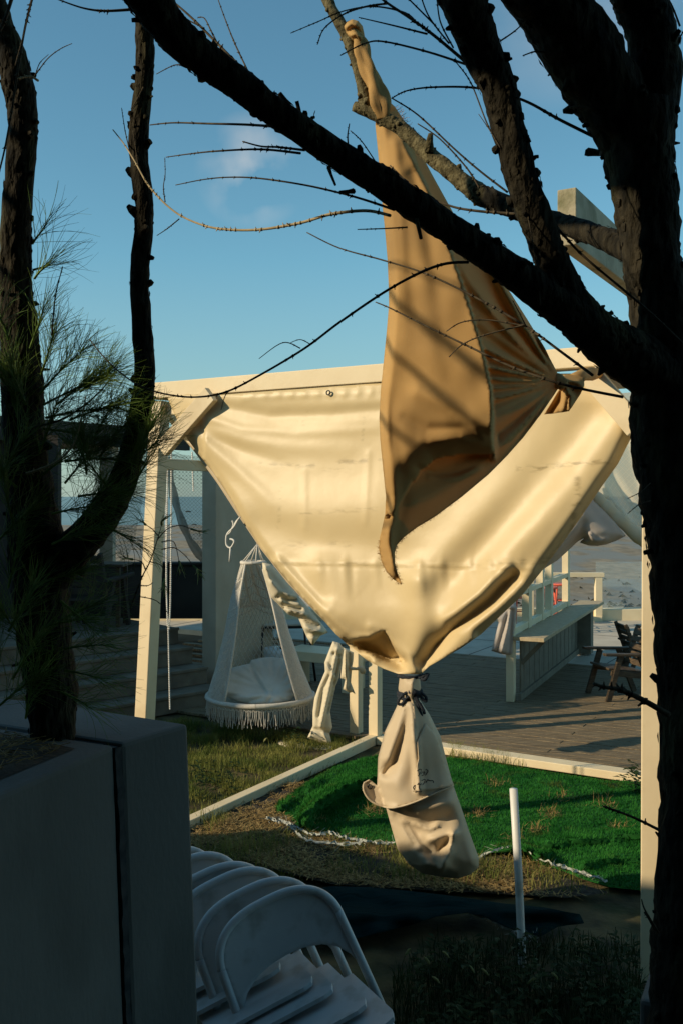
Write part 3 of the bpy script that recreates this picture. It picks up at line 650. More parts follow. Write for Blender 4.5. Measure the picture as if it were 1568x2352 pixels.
tr = thing('casuarina_tree', 'dark rough barked tree on the right whose long bare limbs cross the sky', 'tree', (.85, 2.3, 0))
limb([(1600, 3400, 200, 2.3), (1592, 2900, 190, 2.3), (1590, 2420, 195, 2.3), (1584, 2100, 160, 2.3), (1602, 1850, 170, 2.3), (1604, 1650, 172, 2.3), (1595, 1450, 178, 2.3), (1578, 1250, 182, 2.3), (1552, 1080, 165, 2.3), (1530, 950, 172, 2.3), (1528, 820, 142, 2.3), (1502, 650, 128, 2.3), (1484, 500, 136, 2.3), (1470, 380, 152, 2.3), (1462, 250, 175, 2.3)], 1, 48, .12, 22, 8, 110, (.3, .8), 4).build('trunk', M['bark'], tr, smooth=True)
for i, (p, st) in enumerate((
    ([(1465, 330, 150, 2.3), (1390, 210, 160, 2.28), (1325, 105, 168, 2.25), (1255, 0, 152, 2.2), (1205, -75, 150, 2.15), (1120, -300, 125, 2.12), (1060, -560, 100, 2.1), (1040, -800, 70, 2.1), (1050, -1000, 30, 2.1)], 16),
    ([(1478, 300, 120, 2.3), (1500, 180, 118, 2.3), (1498, 85, 112, 2.3), (1466, 0, 112, 2.28), (1440, -70, 105, 2.25), (1420, -300, 90, 2.3), (1440, -560, 70, 2.4), (1420, -800, 40, 2.5), (1430, -950, 20, 2.5)], 26),
    ([(1525, 880, 130, 2.29), (1440, 822, 122, 2.25), (1355, 750, 102, 2.2), (1250, 678, 84, 2.15), (1150, 605, 74, 2.1), (1050, 538, 70, 2.06), (950, 470, 70, 2.02), (850, 400, 68, 1.98), (750, 338, 66, 1.95), (650, 268, 66, 1.9), (560, 203, 72, 1.87), (470, 138, 78, 1.84), (400, 72, 86, 1.8), (345, 5, 92, 1.78), (295, -70, 96, 1.75), (200, -240, 88, 1.72), (140, -460, 70, 1.72), (120, -700, 45, 1.75), (100, -900, 20, 1.75)], 46),
    ([(1372, 765, 88, 2.2), (1300, 672, 84, 2.18), (1248, 560, 76, 2.15), (1212, 450, 76, 2.12), (1178, 330, 76, 2.1), (1138, 200, 82, 2.08), (1098, 92, 90, 2.05), (1062, 0, 100, 2.0), (1040, -70, 104, 2.0), (1000, -260, 90, 1.98), (980, -500, 66, 1.98), (940, -720, 40, 2.0), (930, -900, 20, 2.0)], 44),
    )):
    limb(p, 11 + i, 30, .11, 24, 8, st * 2, (.3, .95), 2.4).build('limb', M['bark'], tr, smooth=True)
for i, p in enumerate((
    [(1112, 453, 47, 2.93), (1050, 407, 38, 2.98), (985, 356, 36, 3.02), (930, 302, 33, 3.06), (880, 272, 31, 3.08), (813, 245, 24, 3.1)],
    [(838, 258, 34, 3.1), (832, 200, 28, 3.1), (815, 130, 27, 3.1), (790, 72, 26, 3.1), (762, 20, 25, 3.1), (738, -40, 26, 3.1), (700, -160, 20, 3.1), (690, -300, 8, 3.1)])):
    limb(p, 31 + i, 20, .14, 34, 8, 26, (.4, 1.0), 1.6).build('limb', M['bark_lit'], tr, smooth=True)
limb([(1495, 600, 70, 2.35), (1400, 552, 54, 2.5), (1290, 516, 47, 2.7), (1190, 482, 46, 2.85), (1105, 450, 47, 2.93), (1095, 444, 40, 2.94)], 30, 20, .14, 30, 8, 26, (.4, 1.0), 1.6).build('limb', M['bark'], tr, smooth=True)  # same limb's shaded half; the shade comes from the darker bark colour
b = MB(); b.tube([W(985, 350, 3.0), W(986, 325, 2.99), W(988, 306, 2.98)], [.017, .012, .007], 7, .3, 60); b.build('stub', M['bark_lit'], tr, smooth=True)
TW = [
 ([(895, 495), (840, 484), (760, 492), (690, 512), (600, 527), (520, 527), (460, 515), (400, 485), (345, 430), (310, 370), (285, 330), (260, 298)], 2.0, 2.5, 8, 2.5, 'twig_dry'),
 ([(380, 464), (376, 430), (380, 400), (379, 362)], 2.3, 2.3, 3, 1.5), ([(412, 503), (385, 525), (361, 541)], 2.25, 2.2, 3, 1.5), ([(318, 380), (312, 340), (306, 300)], 2.4, 2.4, 3, 1.5), ([(298, 345), (288, 300), (280, 248)], 2.45, 2.5, 3, 1.5),
 ([(1075, 602), (1020, 606), (960, 628), (880, 672), (780, 740), (700, 800), (600, 860), (520, 900), (450, 912), (380, 905), (320, 885), (270, 850), (235, 815), (207, 780)], 2.05, 2.3, 7, 2.5),
 ([(690, 800), (650, 787), (595, 824)], 2.15, 2.15, 3, 1.5), ([(712, 790), (690, 780), (668, 787)], 2.15, 2.1, 2.6, 1.5), ([(545, 888), (520, 905), (508, 942)], 2.2, 2.2, 3, 1.5),
 ([(905, 482), (840, 460), (780, 443), (700, 425), (600, 410), (530, 407), (470, 412), (404, 425)], 2.0, 2.2, 6, 2),
 ([(690, 352), (600, 343), (500, 347), (440, 353), (382, 361)], 1.93, 2.1, 6, 2), ([(625, 290), (560, 286), (480, 284), (400, 282), (345, 287)], 1.9, 2.1, 6.5, 2.5), ([(700, 345), (640, 338), (600, 336), (558, 325)], 1.93, 2.0, 6, 3),
 ([(645, 235), (560, 160), (500, 100), (440, 40), (388, -5)], 1.9, 2.0, 8, 4), ([(572, 168), (540, 100), (520, 50), (500, -5)], 1.92, 2.0, 4, 2), ([(545, 150), (500, 128), (430, 148), (400, 150), (360, 170)], 1.92, 2.0, 4, 2), ([(500, 100), (485, 70), (470, 42), (455, 40)], 1.95, 2.0, 4, 2), ([(470, 65), (430, 45), (400, 30), (385, 12)], 1.95, 1.98, 3.5, 2),
 ([(1430, 912), (1300, 885), (1180, 845), (1080, 798), (980, 750), (900, 710), (862, 694)], 2.25, 2.5, 7, 2.5),
 ([(1360, 862), (1290, 810), (1210, 752), (1100, 688), (980, 630), (880, 598), (780, 570), (705, 534)], 2.2, 2.5, 7, 2.5),
 ([(1210, 750), (1120, 735), (1060, 740), (1024, 761)], 2.25, 2.3, 4, 2), ([(1205, 746), (1110, 770), (1060, 792), (1030, 820)], 2.25, 2.3, 4, 2), ([(1206, 748), (1192, 720), (1176, 690)], 2.25, 2.2, 4, 2), ([(1163, 640), (1163, 610), (1162, 586)], 2.1, 2.1, 3, 1.5),
 ([(1185, 492), (1090, 484), (1030, 472), (960, 440), (895, 380)], 2.4, 2.5, 7, 3), ([(935, 522), (880, 525), (820, 527)], 2.05, 2.05, 4, 2),
 ([(1420, 342), (1290, 278), (1200, 230), (1100, 203), (1000, 200), (935, 208), (898, 226)], 2.3, 2.4, 8, 2.5), ([(900, 226), (960, 265), (1040, 340), (1100, 392), (1165, 442)], 2.4, 2.4, 3, 5), ([(958, 284), (1010, 320), (1070, 385), (1100, 432)], 2.4, 2.4, 2.5, 4.5),
 ([(1075, 150), (984, 120), (884, 96), (839, 99), (782, 127)], 2.1, 2.3, 6, 2.5), ([(1075, 148), (1000, 85), (950, 48), (890, 8), (862, -15)], 2.1, 2.2, 8, 5), ([(980, 78), (900, 58), (823, 40)], 2.15, 2.2, 5, 2), ([(960, 58), (930, 30), (860, 15), (790, 25), (730, 50), (668, 76)], 2.2, 2.4, 5, 2), ([(890, 8), (840, 15), (790, 32), (745, 65), (729, 102)], 2.2, 2.4, 5, 2.5), ([(1000, 60), (960, 20), (930, -10)], 2.1, 2.1, 4, 3), ([(1030, 100), (985, 40), (965, -10)], 2.1, 2.1, 4, 3), ([(1040, 110), (1010, 50), (1002, -10)], 2.08, 2.1, 4, 3),
 ([(1148, 94), (1180, 72), (1206, 48)], 2.1, 2.15, 4, 2.5), ([(1262, 122), (1230, 118), (1199, 128)], 2.2, 2.2, 5, 2.5), ([(1390, 262), (1345, 248), (1308, 247)], 2.25, 2.2, 9, 6),
 ([(1160, 360), (1120, 290), (1080, 190), (1042, 138)], 2.1, 2.15, 4, 2.5), ([(1148, 340), (1124, 300), (1098, 262)], 2.08, 2.1, 3, 1.5), ([(1260, 500), (1330, 580), (1430, 665), (1500, 725), (1568, 790)], 2.15, 2.1, 6, 5), ([(1240, 700), (1230, 600), (1200, 440)], 2.1, 2.1, 3, 2),
 ([(1535, 1642), (1470, 1605), (1420, 1584), (1385, 1578), (1362, 1570)], 2.2, 2.15, 15, 7), ([(1512, 1906), (1450, 1876), (1384, 1852)], 2.2, 2.2, 8, 5), ([(1512, 2142), (1480, 2090), (1472, 2065)], 2.2, 2.2, 5, 2.5), ([(1510, 2150), (1488, 2110), (1478, 2095)], 2.2, 2.2, 5, 2.5), ([(1492, 1110), (1470, 1130), (1440, 1145)], 2.2, 2.15, 3, 1.5), ([(1492, 1150), (1465, 1160), (1440, 1180)], 2.2, 2.15, 3, 1.5),
 ([(800, 340), (798, 312), (802, 284)], 1.97, 1.95, 4, 2.5), ([(862, 372), (830, 325), (804, 300)], 2.0, 2.0, 3, 2), ([(715, 300), (718, 275), (724, 254)], 1.95, 1.93, 3, 1.5),
 ([(1560, 60), (1545, 20), (1530, -10)], 2.3, 2.3, 5, 3), ([(1530, 140), (1552, 100), (1575, 60)], 2.3, 2.3, 5, 3), ([(1540, 190), (1556, 160), (1580, 130)], 2.3, 2.3, 5, 3),
]
for i, a in enumerate(TW): twig(tr, *a, seed=i)
for p, q, r_ in (((690, 262), (682, 232), 6), ((655, 232), (642, 214), 7), ((760, 400), (770, 425), 4), ((800, 440), (780, 442), 6), ((900, 400), (885, 395), 7), ((960, 520), (966, 548), 5), ((1360, 350), (1378, 352), 9)):
    b = MB(); b.tube([W(p[0] + (p[0] - q[0]) * .6, p[1] + (p[1] - q[1]) * .6, 1.98), W(*p, 1.97), W(*q, 1.96)], [r_ * .0011, r_ * .0008, r_ * .0007], 6, .4, 80, p[0]); b.build('stub', M['bark'], tr)

# left tree growing in the planter, with needle foliage
tl = thing('planter_tree', 'needle leaved tree with two stems growing in the white planter', 'tree', (-.8, 2.66, 1.7))
limb([(125, 1740, 100, 2.66), (118, 1600, 112, 2.66), (104, 1450, 120, 2.65), (82, 1250, 122, 2.64), (62, 1050, 96, 2.62), (50, 850, 92, 2.6), (38, 650, 76, 2.58), (42, 450, 66, 2.55), (52, 280, 66, 2.53), (36, 160, 70, 2.5), (8, 60, 52, 2.48), (-25, -40, 46, 2.45), (-80, -200, 38, 2.45), (-100, -420, 22, 2.5)], 51, 30, .13, 24, 8, 40, (.5, 1.1), 2.0).build('trunk', M['bark'], tl)
limb([(96, 1345, 96, 2.65), (165, 1268, 88, 2.62), (245, 1175, 74, 2.6), (297, 1065, 58, 2.58), (322, 955, 50, 2.56), (332, 850, 48, 2.55), (322, 650, 44, 2.53), (332, 490, 42, 2.5), (318, 335, 44, 2.48), (334, 165, 42, 2.45), (332, 60, 44, 2.43), (330, -40, 44, 2.4), (318, -220, 36, 2.4), (340, -420, 20, 2.45)], 52, 22, .14, 30, 8, 34, (.6, 1.3), 1.6).build('limb', M['bark'], tl)
for x, y, s in ((300, 395, 9), (312, 240, 9), (345, 925, 12), (302, 480, 8), (340, 950, 9)):
    b = MB(); b.tube([W(320, y + 12, 2.5), W(x, y, 2.49), W(x + (x - 320) * .4, y - 8, 2.49)], [.016, .012, .006], 7, .4, 60, x); b.build('stub', M['bark'], tl)
for i, a in enumerate((
    ([(300, 22), (240, 25), (190, 18), (132, -2)], 2.4, 2.3, 7, 3), ([(75, -5), (55, 80), (30, 240), (12, 340), (-4, 405)], 2.4, 2.45, 6, 4), ([(28, -5), (12, 45), (-5, 80)], 2.4, 2.4, 9, 7), ([(88, 185), (70, 176), (42, 180)], 2.45, 2.4, 6, 4, 'twig_dry'),
    ([(80, 175), (110, 135), (140, 112), (166, 100)], 2.4, 2.35, 3, 1.5), ([(82, 172), (92, 145), (112, 125)], 2.4, 2.4, 2.5, 1.2), ([(40, 140), (35, 90), (28, 60)], 2.4, 2.4, 2.5, 1.5), ([(36, 150), (60, 60), (75, -5)], 2.38, 2.4, 3, 2),
    ([(330, 200), (312, 235), (302, 250)], 2.4, 2.4, 3, 2), ([(60, 1088), (95, 1077), (133, 1059), (162, 1032), (176, 1004), (186, 966), (199, 909)], 2.4, 2.42, 6, 2.5, 'twig_dry'), ([(60, 985), (150, 960), (230, 900), (272, 840)], 2.55, 2.45, 6, 2), ([(120, 770), (128, 680), (145, 612)], 2.5, 2.45, 5, 2), ([(250, 940), (300, 850), (340, 870)], 2.5, 2.5, 2, 1))):
    twig(tl, *a, seed=100 + i)
def wlimb(P, r0, r1): S = [Vector(q) for q in spline(P, 8)]; n = len(S); b = MB(); b.tube(S, [r0 + (r1 - r0) * i / (n - 1) for i in range(n)], 9, .15, 30, P[0][0]); return b.build('limb', M['bark'], tl, smooth=True)
ob = thing('bare_tree', 'bare tree beside the annex, left of the view, dappling the cloth', 'tree', (-3.3, 1.6, 0))  # added out of view so its limbs throw soft shadows on the cloth
tl_keep, tl = tl, ob
wlimb([(-3.3, 1.6, 0), (-3.34, 1.62, 1.5), (-3.28, 1.58, 3.0), (-3.3, 1.62, 4.6), (-3.32, 1.6, 5.6)], .075, .03)
rnd = random.Random(15)
for k in range(8):
    z = 3.5 + .2 * k; l = rnd.uniform(.55, .95)
    wlimb([(-3.3, 1.62, z), (-3.3 + rnd.gauss(0, .1), 1.62 + l * .5, z + rnd.uniform(.05, .35)), (-3.3 + rnd.gauss(0, .2), 1.62 + l, z + rnd.uniform(-.1, .7))], rnd.uniform(.008, .018), .004)
tl = tl_keep
# foliage: sprays of thin jointed branchlets
def spray(px, py, D, ang, ln, n, spread=26, curve=.35, seed=0, nl=(60, 130), wpx=1.5):
    rnd = random.Random(seed); b = MB()
    a = R(ang); dx, dy = math.cos(a), -math.sin(a)
    ax_ = [(px + dx * ln * t + math.sin(t * 2.2 + seed) * 8 * t, py + dy * ln * t + curve * ln * .25 * t * t, D - .05 * t) for t in [i / 6 for i in range(7)]]
    b.tube([W(*q) for q in ax_], [.0035 - .0026 * i / 6 for i in range(7)], 5)
    for k in range(n):
        t = rnd.random() ** .8; i = min(5, int(t * 6)); f = t * 6 - i
        x = ax_[i][0] + (ax_[i + 1][0] - ax_[i][0]) * f; y = ax_[i][1] + (ax_[i + 1][1] - ax_[i][1]) * f; d = D - .05 * t
        aa = a + R(rnd.gauss(0, spread)); l = rnd.uniform(*nl) * (1.05 - .35 * t); cv = rnd.gauss(.1, curve); dd = rnd.uniform(-.14, .12)
        pts = []
        for j in range(5):
            s = j / 4; th = aa - cv * s * 1.4
            pts.append((x, y, d + dd * s)); x += math.cos(th) * l / 4; y -= math.sin(th) * l / 4
        w_ = rnd.uniform(.75, 1.25) * wpx / 2 * d / F
        b.tube([W(*q) for q in pts], [w_, w_, w_ * .9, w_ * .75, w_ * .4], 3, cap=False)
    return b
SP = [(92, 905, 52, 150, 95), (100, 930, 30, 175, 110), (105, 960, 14, 170, 90), (95, 860, 70, 120, 70), (98, 985, -4, 150, 60), (60, 930, 110, 120, 60), (30, 900, 130, 110, 60), (70, 800, 75, 110, 45), (40, 960, 95, 120, 60), (130, 930, 40, 150, 70), (185, 900, 35, 80, 55), (160, 965, 22, 150, 80),
      (80, 640, 55, 60, 26), (75, 560, 62, 60, 24), (78, 620, 20, 50, 14), (20, 780, 105, 80, 30), (10, 860, 120, 90, 50),
      (230, 1050, 55, 120, 75), (290, 1080, 70, 90, 75), (305, 1060, 45, 70, 60), (315, 1040, 66, 70, 60), (300, 1120, 55, 80, 40), (200, 1090, 95, 110, 70), (150, 1110, 50, 130, 75), (100, 1090, 40, 120, 60), (250, 1120, 130, 100, 60), (180, 1140, 10, 120, 60), (120, 1180, 15, 140, 70), (150, 1060, 8, 140, 70), (215, 1010, 60, 90, 45), (120, 1250, 25, 120, 50), (250, 1210, -30, 80, 30), (180, 1200, 60, 110, 60), (90, 1040, 70, 120, 70),
      (20, 1000, 80, 120, 70), (0, 1100, 60, 140, 70), (30, 1200, 100, 140, 70), (-10, 1250, 50, 130, 70), (20, 1350, 80, 140, 70), (120, 1330, 20, 90, 50), (20, 1450, 60, 140, 70), (60, 1480, 120, 120, 60), (100, 1440, 15, 120, 55), (150, 1420, 30, 90, 40), (150, 1490, 12, 90, 42), (150, 1540, -8, 90, 42), (140, 1590, -20, 80, 30), (30, 1560, 60, 140, 80), (0, 1620, 40, 140, 70), (60, 1650, 80, 120, 60), (140, 1380, -40, 90, 30), (0, 1520, 100, 120, 60), (40, 1120, 140, 120, 60)]
for i, (x, y, a, l, n) in enumerate(SP):
    spray(x, y, 2.52 + .03 * (i % 5) - .05, a, l, int(n * 1.15), 27, .45, i, (75, 160), 1.15).build('foliage', M['needle'], tl)
# one hanging sprig in front of the pergola post
for i, pts in enumerate(([(300, 1400), (325, 1330), (345, 1290), (362, 1240), (372, 1205)], [(362, 1240), (385, 1215), (415, 1207), (440, 1215)], [(365, 1232), (350, 1215), (335, 1205)], [(372, 1262), (400, 1258), (425, 1275), (445, 1300)], [(372, 1245), (400, 1245), (412, 1290)], [(345, 1290), (372, 1300), (378, 1330)], [(335, 1310), (325, 1290), (305, 1285)], [(318, 1345), (340, 1345), (352, 1338)], [(318, 1370), (360, 1380), (388, 1410)])):
    twig(tl, pts, 2.5, 2.45, 4 if i == 0 else 2.5, 1.5, 'twig', 300 + i)
    if i < 7: spray(pts[-1][0], pts[-1][1], 2.45, math.degrees(math.atan2(pts[-2][1] - pts[-1][1], pts[-1][0] - pts[-2][0])), 18, 9, 24, .5, 80 + i, (18, 42), 1.6).build('foliage', M['needle'], tl)

# ------------------------------------------------------------------ white block planters
def planter(name, label, blocks, z1, z0=.1, flare=.06):
    t = thing(name, label, 'planter', (blocks[0][0][0], blocks[0][0][1], z0))
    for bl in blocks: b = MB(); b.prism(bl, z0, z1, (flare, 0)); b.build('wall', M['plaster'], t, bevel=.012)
    return t
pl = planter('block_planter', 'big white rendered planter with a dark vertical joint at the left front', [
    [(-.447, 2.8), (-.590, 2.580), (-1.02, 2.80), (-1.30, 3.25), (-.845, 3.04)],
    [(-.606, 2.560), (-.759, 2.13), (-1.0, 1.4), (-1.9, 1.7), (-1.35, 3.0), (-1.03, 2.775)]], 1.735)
b = MB(); JD = V(-.15, -.31, 0).normalized(); JB = V(-.43, .22, 0).normalized()      # along the face, into the wall
def jring(t):
    z = .1 + 1.628 * t; w_ = .010 + .0035 * t + .0045 * noise.noise(V(0, 0, z * 14)) + .003 * noise.noise(V(3, 0, z * 40)); c = V(-.598 + .06 * (1 - t), 2.570, z) + JD * .006 * noise.noise(V(7, 0, z * 5))
    o = JB * (-.004 + .004 * noise.noise(V(9, 0, z * 22)))
    return [c - JD * w_ + o, c + JD * w_ + o, c + JD * w_ + JB * .05, c - JD * w_ + JB * .05]
nj = 150; vs = []; fs = []
for i in range(nj + 1): vs += jring(i / nj)
for i in range(nj):
    for k in range(4): fs.append((i * 4 + k, i * 4 + (k + 1) % 4, i * 4 + 4 + (k + 1) % 4, i * 4 + 4 + k))
b.add(vs, fs); b.prism([(-.62, 2.545), (-.59, 2.6), (-1.02, 2.83), (-1.05, 2.76)], 1.6, 1.726); b.build('joint', M['joint'], pl)
SOIL = [(-.70, 2.52), (-.83, 2.16), (-1.1, 1.6), (-1.8, 1.8), (-1.3, 2.9), (-1.0, 2.72)]
P, T = flat([(x * 100, y * 100) for x, y in SOIL], 3)
b = MB(); b.add([V(x / 100, y / 100, 1.737 + .010 * abs(noise.noise(V(x * .12, y * .12, 0))) * min(1, polyd(x / 100, y / 100, SOIL, True)[0] / .04)) for x, y in P], T); b.build('soil', M['soil'], pl, smooth=True)
b = MB(); rnd = random.Random(4)
for k in range(2600):
    x, y = rnd.uniform(-1.5, -.62), rnd.uniform(1.9, 2.95); a = rnd.uniform(0, 3.14); l = rnd.uniform(.02, .06)
    if not inside(x, y, SOIL) or (not inside(x, y, [(q * 1.0, r) for q, r in SOIL])): continue
    p = V(x, y, 1.742 + rnd.uniform(0, .012)); q = V(math.cos(a) * l, math.sin(a) * l, rnd.uniform(-.002, .008))
    if inside(x + q.x, y + q.y, SOIL): b.tube([p, p + q], .0010, 3)
b.build('fallen_needles', M['straw'], pl)
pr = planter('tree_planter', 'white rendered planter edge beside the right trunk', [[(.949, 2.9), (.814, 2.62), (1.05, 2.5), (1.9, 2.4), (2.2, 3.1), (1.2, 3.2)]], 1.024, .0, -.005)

# ------------------------------------------------------------------ brown cloth tied between branch and pergola
cl_ = thing('brown_cloth', 'torn ochre brown cloth knotted to the branch and hanging before the tarpaulin', 'cloth', W(900, 700, 3.5))
def Dflap(x, y): return 3.19 - .00052 * (x - 880) - .00004 * (y - 700)
def Dback(x, y): return 3.2 + max(0, x - 900 + max(0, 500 - y) * .15) / 384 * .62 + .04 * sstep((y - 1000) / 200)
def Dc(x, y): return Dback(x, y)
flap_poly = [(866, 250), (905, 250), (930, 330), (985, 440), (1030, 560), (1075, 690), (1108, 800), (1128, 890), (1134, 960), (1135, 1035), (1120, 1044), (1060, 1042), (1000, 1052), (960, 1085), (900, 1180), (840, 1200), (820, 700), (860, 300)]
FR = [(905, 200), (930, 330), (985, 440), (1030, 560), (1075, 690), (1108, 800), (1128, 890), (1134, 960), (1132, 1050)]
FB = [(1140, 1046), (1060, 1052), (1000, 1066), (950, 1110), (905, 1190), (880, 1260)]
outl = [(860, 236), (880, 222), (905, 245), (925, 275), (945, 315), (990, 400), (1048, 505), (1085, 560), (1128, 612), (1170, 672), (1210, 735), (1250, 800), (1284, 868), (1286, 884), (1262, 920), (1240, 952), (1200, 1005), (1165, 1045), (1120, 1090), (1060, 1140), (1000, 1185), (955, 1212), (925, 1235), (910, 1252), (905, 1270), (906, 1295), (914, 1322), (922, 1342), (905, 1332), (888, 1314), (876, 1290), (870, 1262), (872, 1235), (878, 1210), (884, 1180), (886, 1140), (880, 1080), (873, 1010), (871, 960), (874, 900), (880, 840), (888, 760), (893, 700), (892, 650), (890, 600), (885, 540), (879, 480), (874, 420), (868, 350), (862, 290)]
tie = (1284, 876)
CF = []
CF += [([(905, 330), (920, 480), (925, 640), (930, 800)], 13, .016, 1, 0), ([(945, 400), (985, 560), (1010, 720)], 16, -.012, 1, 0), ([(930, 400), (960, 560), (985, 720), (1000, 900)], 20, .014, 1, 0),
       ([(880, 860), (886, 1000), (888, 1100), (880, 1220)], 8, .016), ([(900, 900), (920, 1060), (925, 1160), (905, 1250)], 13, -.014, 0, 1),
       ([(1130, 1000), (1060, 985), (980, 985), (930, 960)], 13, -.022, 1, .3), ([(1130, 1030), (1060, 1010), (990, 1015)], 9, .022, 1, .3), ([(1110, 1005), (1080, 970), (1040, 950)], 8, .014, .8, .2), ([(1125, 980), (1050, 940), (960, 900)], 18, .014),
       ([(1110, 1062), (1050, 1085), (1000, 1090), (960, 1075)], 9, -.018), ([(1100, 1080), (1040, 1100), (985, 1095)], 7, .014), ([(890, 1210), (895, 1260), (905, 1320)], 7, .016), ([(930, 800), (990, 830), (1050, 850)], 40, .008), ([(950, 700), (1040, 760), (1100, 840)], 40, -.008)]
def cl_pt(x, y):
    dr_ = polyd(x, y, FR)[0]; db_ = polyd(x, y, FB)[0]; ins = inside(x, y, flap_poly); sg = 1 if ins else -1
    wr = 4 + 8 * sstep((y - 900) / 160)
    s = min(sstep((sg * dr_ / wr + 1) / 2), sstep((sg * db_ / 70 + 1) / 2))
    up = sstep((y - 235) / 120)
    D = Dback(x, y) + (Dflap(x, y) - Dback(x, y)) * s * up * (1 - .12 * sstep((y - 900) / 200))
    dl = polyd(x, y, outl[-22:])[0]
    D += .07 * (1 - sstep(dl / 24)) ** 1.5
    if s < 1:                                             # pleats gathered towards the knot
        rx, ry = tie[0] - x, y - tie[1]; rho = math.hypot(rx, ry); ph_ = math.atan2(ry, rx + 1e-6)
        a_ = .050 * sstep(rho / 150) * (1 - .55 * sstep((rho - 170) / 200)) * (1 - s)
        wv = math.sin(ph_ * 15 + rho * .006 + 1.4 * math.sin(ph_ * 5))
        D -= a_ * (1 - abs(wv)) * 1.1 - a_ * .5 + .25 * a_ * math.sin(ph_ * 31 + rho * .01)
    return W(x, y, D - relief(x, y, CF) - .012 * noise.noise(V(x / 60, y / 80, 2)))
b = MB(); sheet(b, outl, cl_pt, 5); b.build('cloth_sheet', M['brown'], cl_, smooth=True, solid=.0025)
# pale stitched hem turned over along the left edge
hm = [(875, 1000), (884, 950), (897, 880), (902, 840), (896, 830), (886, 850), (879, 900), (874, 950), (871, 985), (878, 1060), (884, 1130), (890, 1130), (884, 1060)]
# twisted upper end, wrapped round the branch
b = MB(); pts = spline([tuple(W(x, y, 3.07)) for x, y in ((812, 70), (826, 95), (834, 130), (848, 165), (862, 200), (872, 240), (880, 275))], 8)
S = [tuple(p) for p in pts]; m_ = len(S); vs, fs = [], []; nn = 18
for i, p in enumerate(S):
    t = i / (m_ - 1); r = (.017 + .016 * t) * (1 if t < .85 else 1 - (t - .85) * 4)
    for k in range(nn):
        a = 2 * math.pi * k / nn; rr = r * (1 + .25 * math.sin(3 * a + t * 11) + .12 * math.sin(5 * a - t * 14))
        vs.append(V(*p) + V(math.cos(a) * rr, math.sin(a) * rr * .8, 0))
for i in range(m_ - 1):
    for k in range(nn): fs.append((i * nn + k, i * nn + (k + 1) % nn, (i + 1) * nn + (k + 1) % nn, (i + 1) * nn + k))
b.add(vs, fs); b.build('twisted_end', M['brown'], cl_, smooth=True, solid=.002)
KF = [([(792, 62), (808, 52), (826, 60)], 5, .012), ([(794, 74), (812, 66), (828, 76)], 4, -.012), ([(800, 84), (816, 78), (830, 88)], 5, .012)]
b = MB(); pillow(b, [(788, 60), (795, 50), (808, 44), (822, 48), (832, 60), (836, 78), (838, 98), (830, 108), (818, 102), (806, 92), (792, 76)], 3.1, .05, 18, KF, 3); b.build('knot', M['brown'], cl_, smooth=True)
# gathered tail beyond the tie and the twisted strip to the pergola beam
b = MB(); sheet(b, [(1282, 866), (1300, 860), (1322, 862), (1340, 868), (1340, 886), (1332, 905), (1318, 925), (1306, 944), (1280, 948), (1248, 952), (1262, 930), (1280, 900), (1290, 884)], lambda x, y: W(x, y, 3.86 - relief(x, y, [([(1290, 876), (1310, 910), (1306, 940)], 7, .04), ([(1290, 872), (1325, 880), (1335, 890)], 7, .035), ([(1290, 878), (1280, 920), (1262, 948)], 6, -.035), ([(1300, 900), (1292, 940)], 5, .03)])), 4); b.build('tail', M['brown'], cl_, smooth=True, solid=.003)
b = MB(); b.tube([W(1318, 872, 3.88), W(1335, 863, 4.1), W(1352, 858, 4.5), W(1385, 856, 4.95)], [.03, .026, .034, .02], 10, .3, 30); b.tube([W(1276, 868, 3.82), W(1284, 878, 3.80), W(1292, 884, 3.85)], [.022, .03, .022], 10, .3, 40); b.build('twisted_strip', M['brown'], cl_, smooth=True)
# frayed threads on the torn edges
b = MB(); rnd = random.Random(21)
for e, n_, l_ in ((outl[19:28], 150, 4), (outl[27:33], 70, 7), ([(905, 245), (925, 275), (945, 315)], 50, 16)):
    for k in range(n_):
        i = rnd.randrange(len(e) - 1); t = rnd.random(); x = e[i][0] + (e[i + 1][0] - e[i][0]) * t; y = e[i][1] + (e[i + 1][1] - e[i][1]) * t
        dx, dy = e[i + 1][0] - e[i][0], e[i + 1][1] - e[i][1]; L_ = math.hypot(dx, dy) or 1; l = rnd.uniform(.3, 1) * l_
        nx, ny = -dy / L_, dx / L_
        if inside(x + nx * 3, y + ny * 3, outl): nx, ny = -nx, -ny
        p = cl_pt(x, y); q = W(x + nx * l + rnd.gauss(0, 2), y + ny * l + rnd.gauss(0, 2), p.y - rnd.uniform(0, .01)); b.tube([p, p.lerp(q, .5) + V(rnd.gauss(0, .003), 0, rnd.gauss(0, .003)), q], .0005, 3, cap=False)
fr = b.build('frayed_edge', M['brown'], cl_)

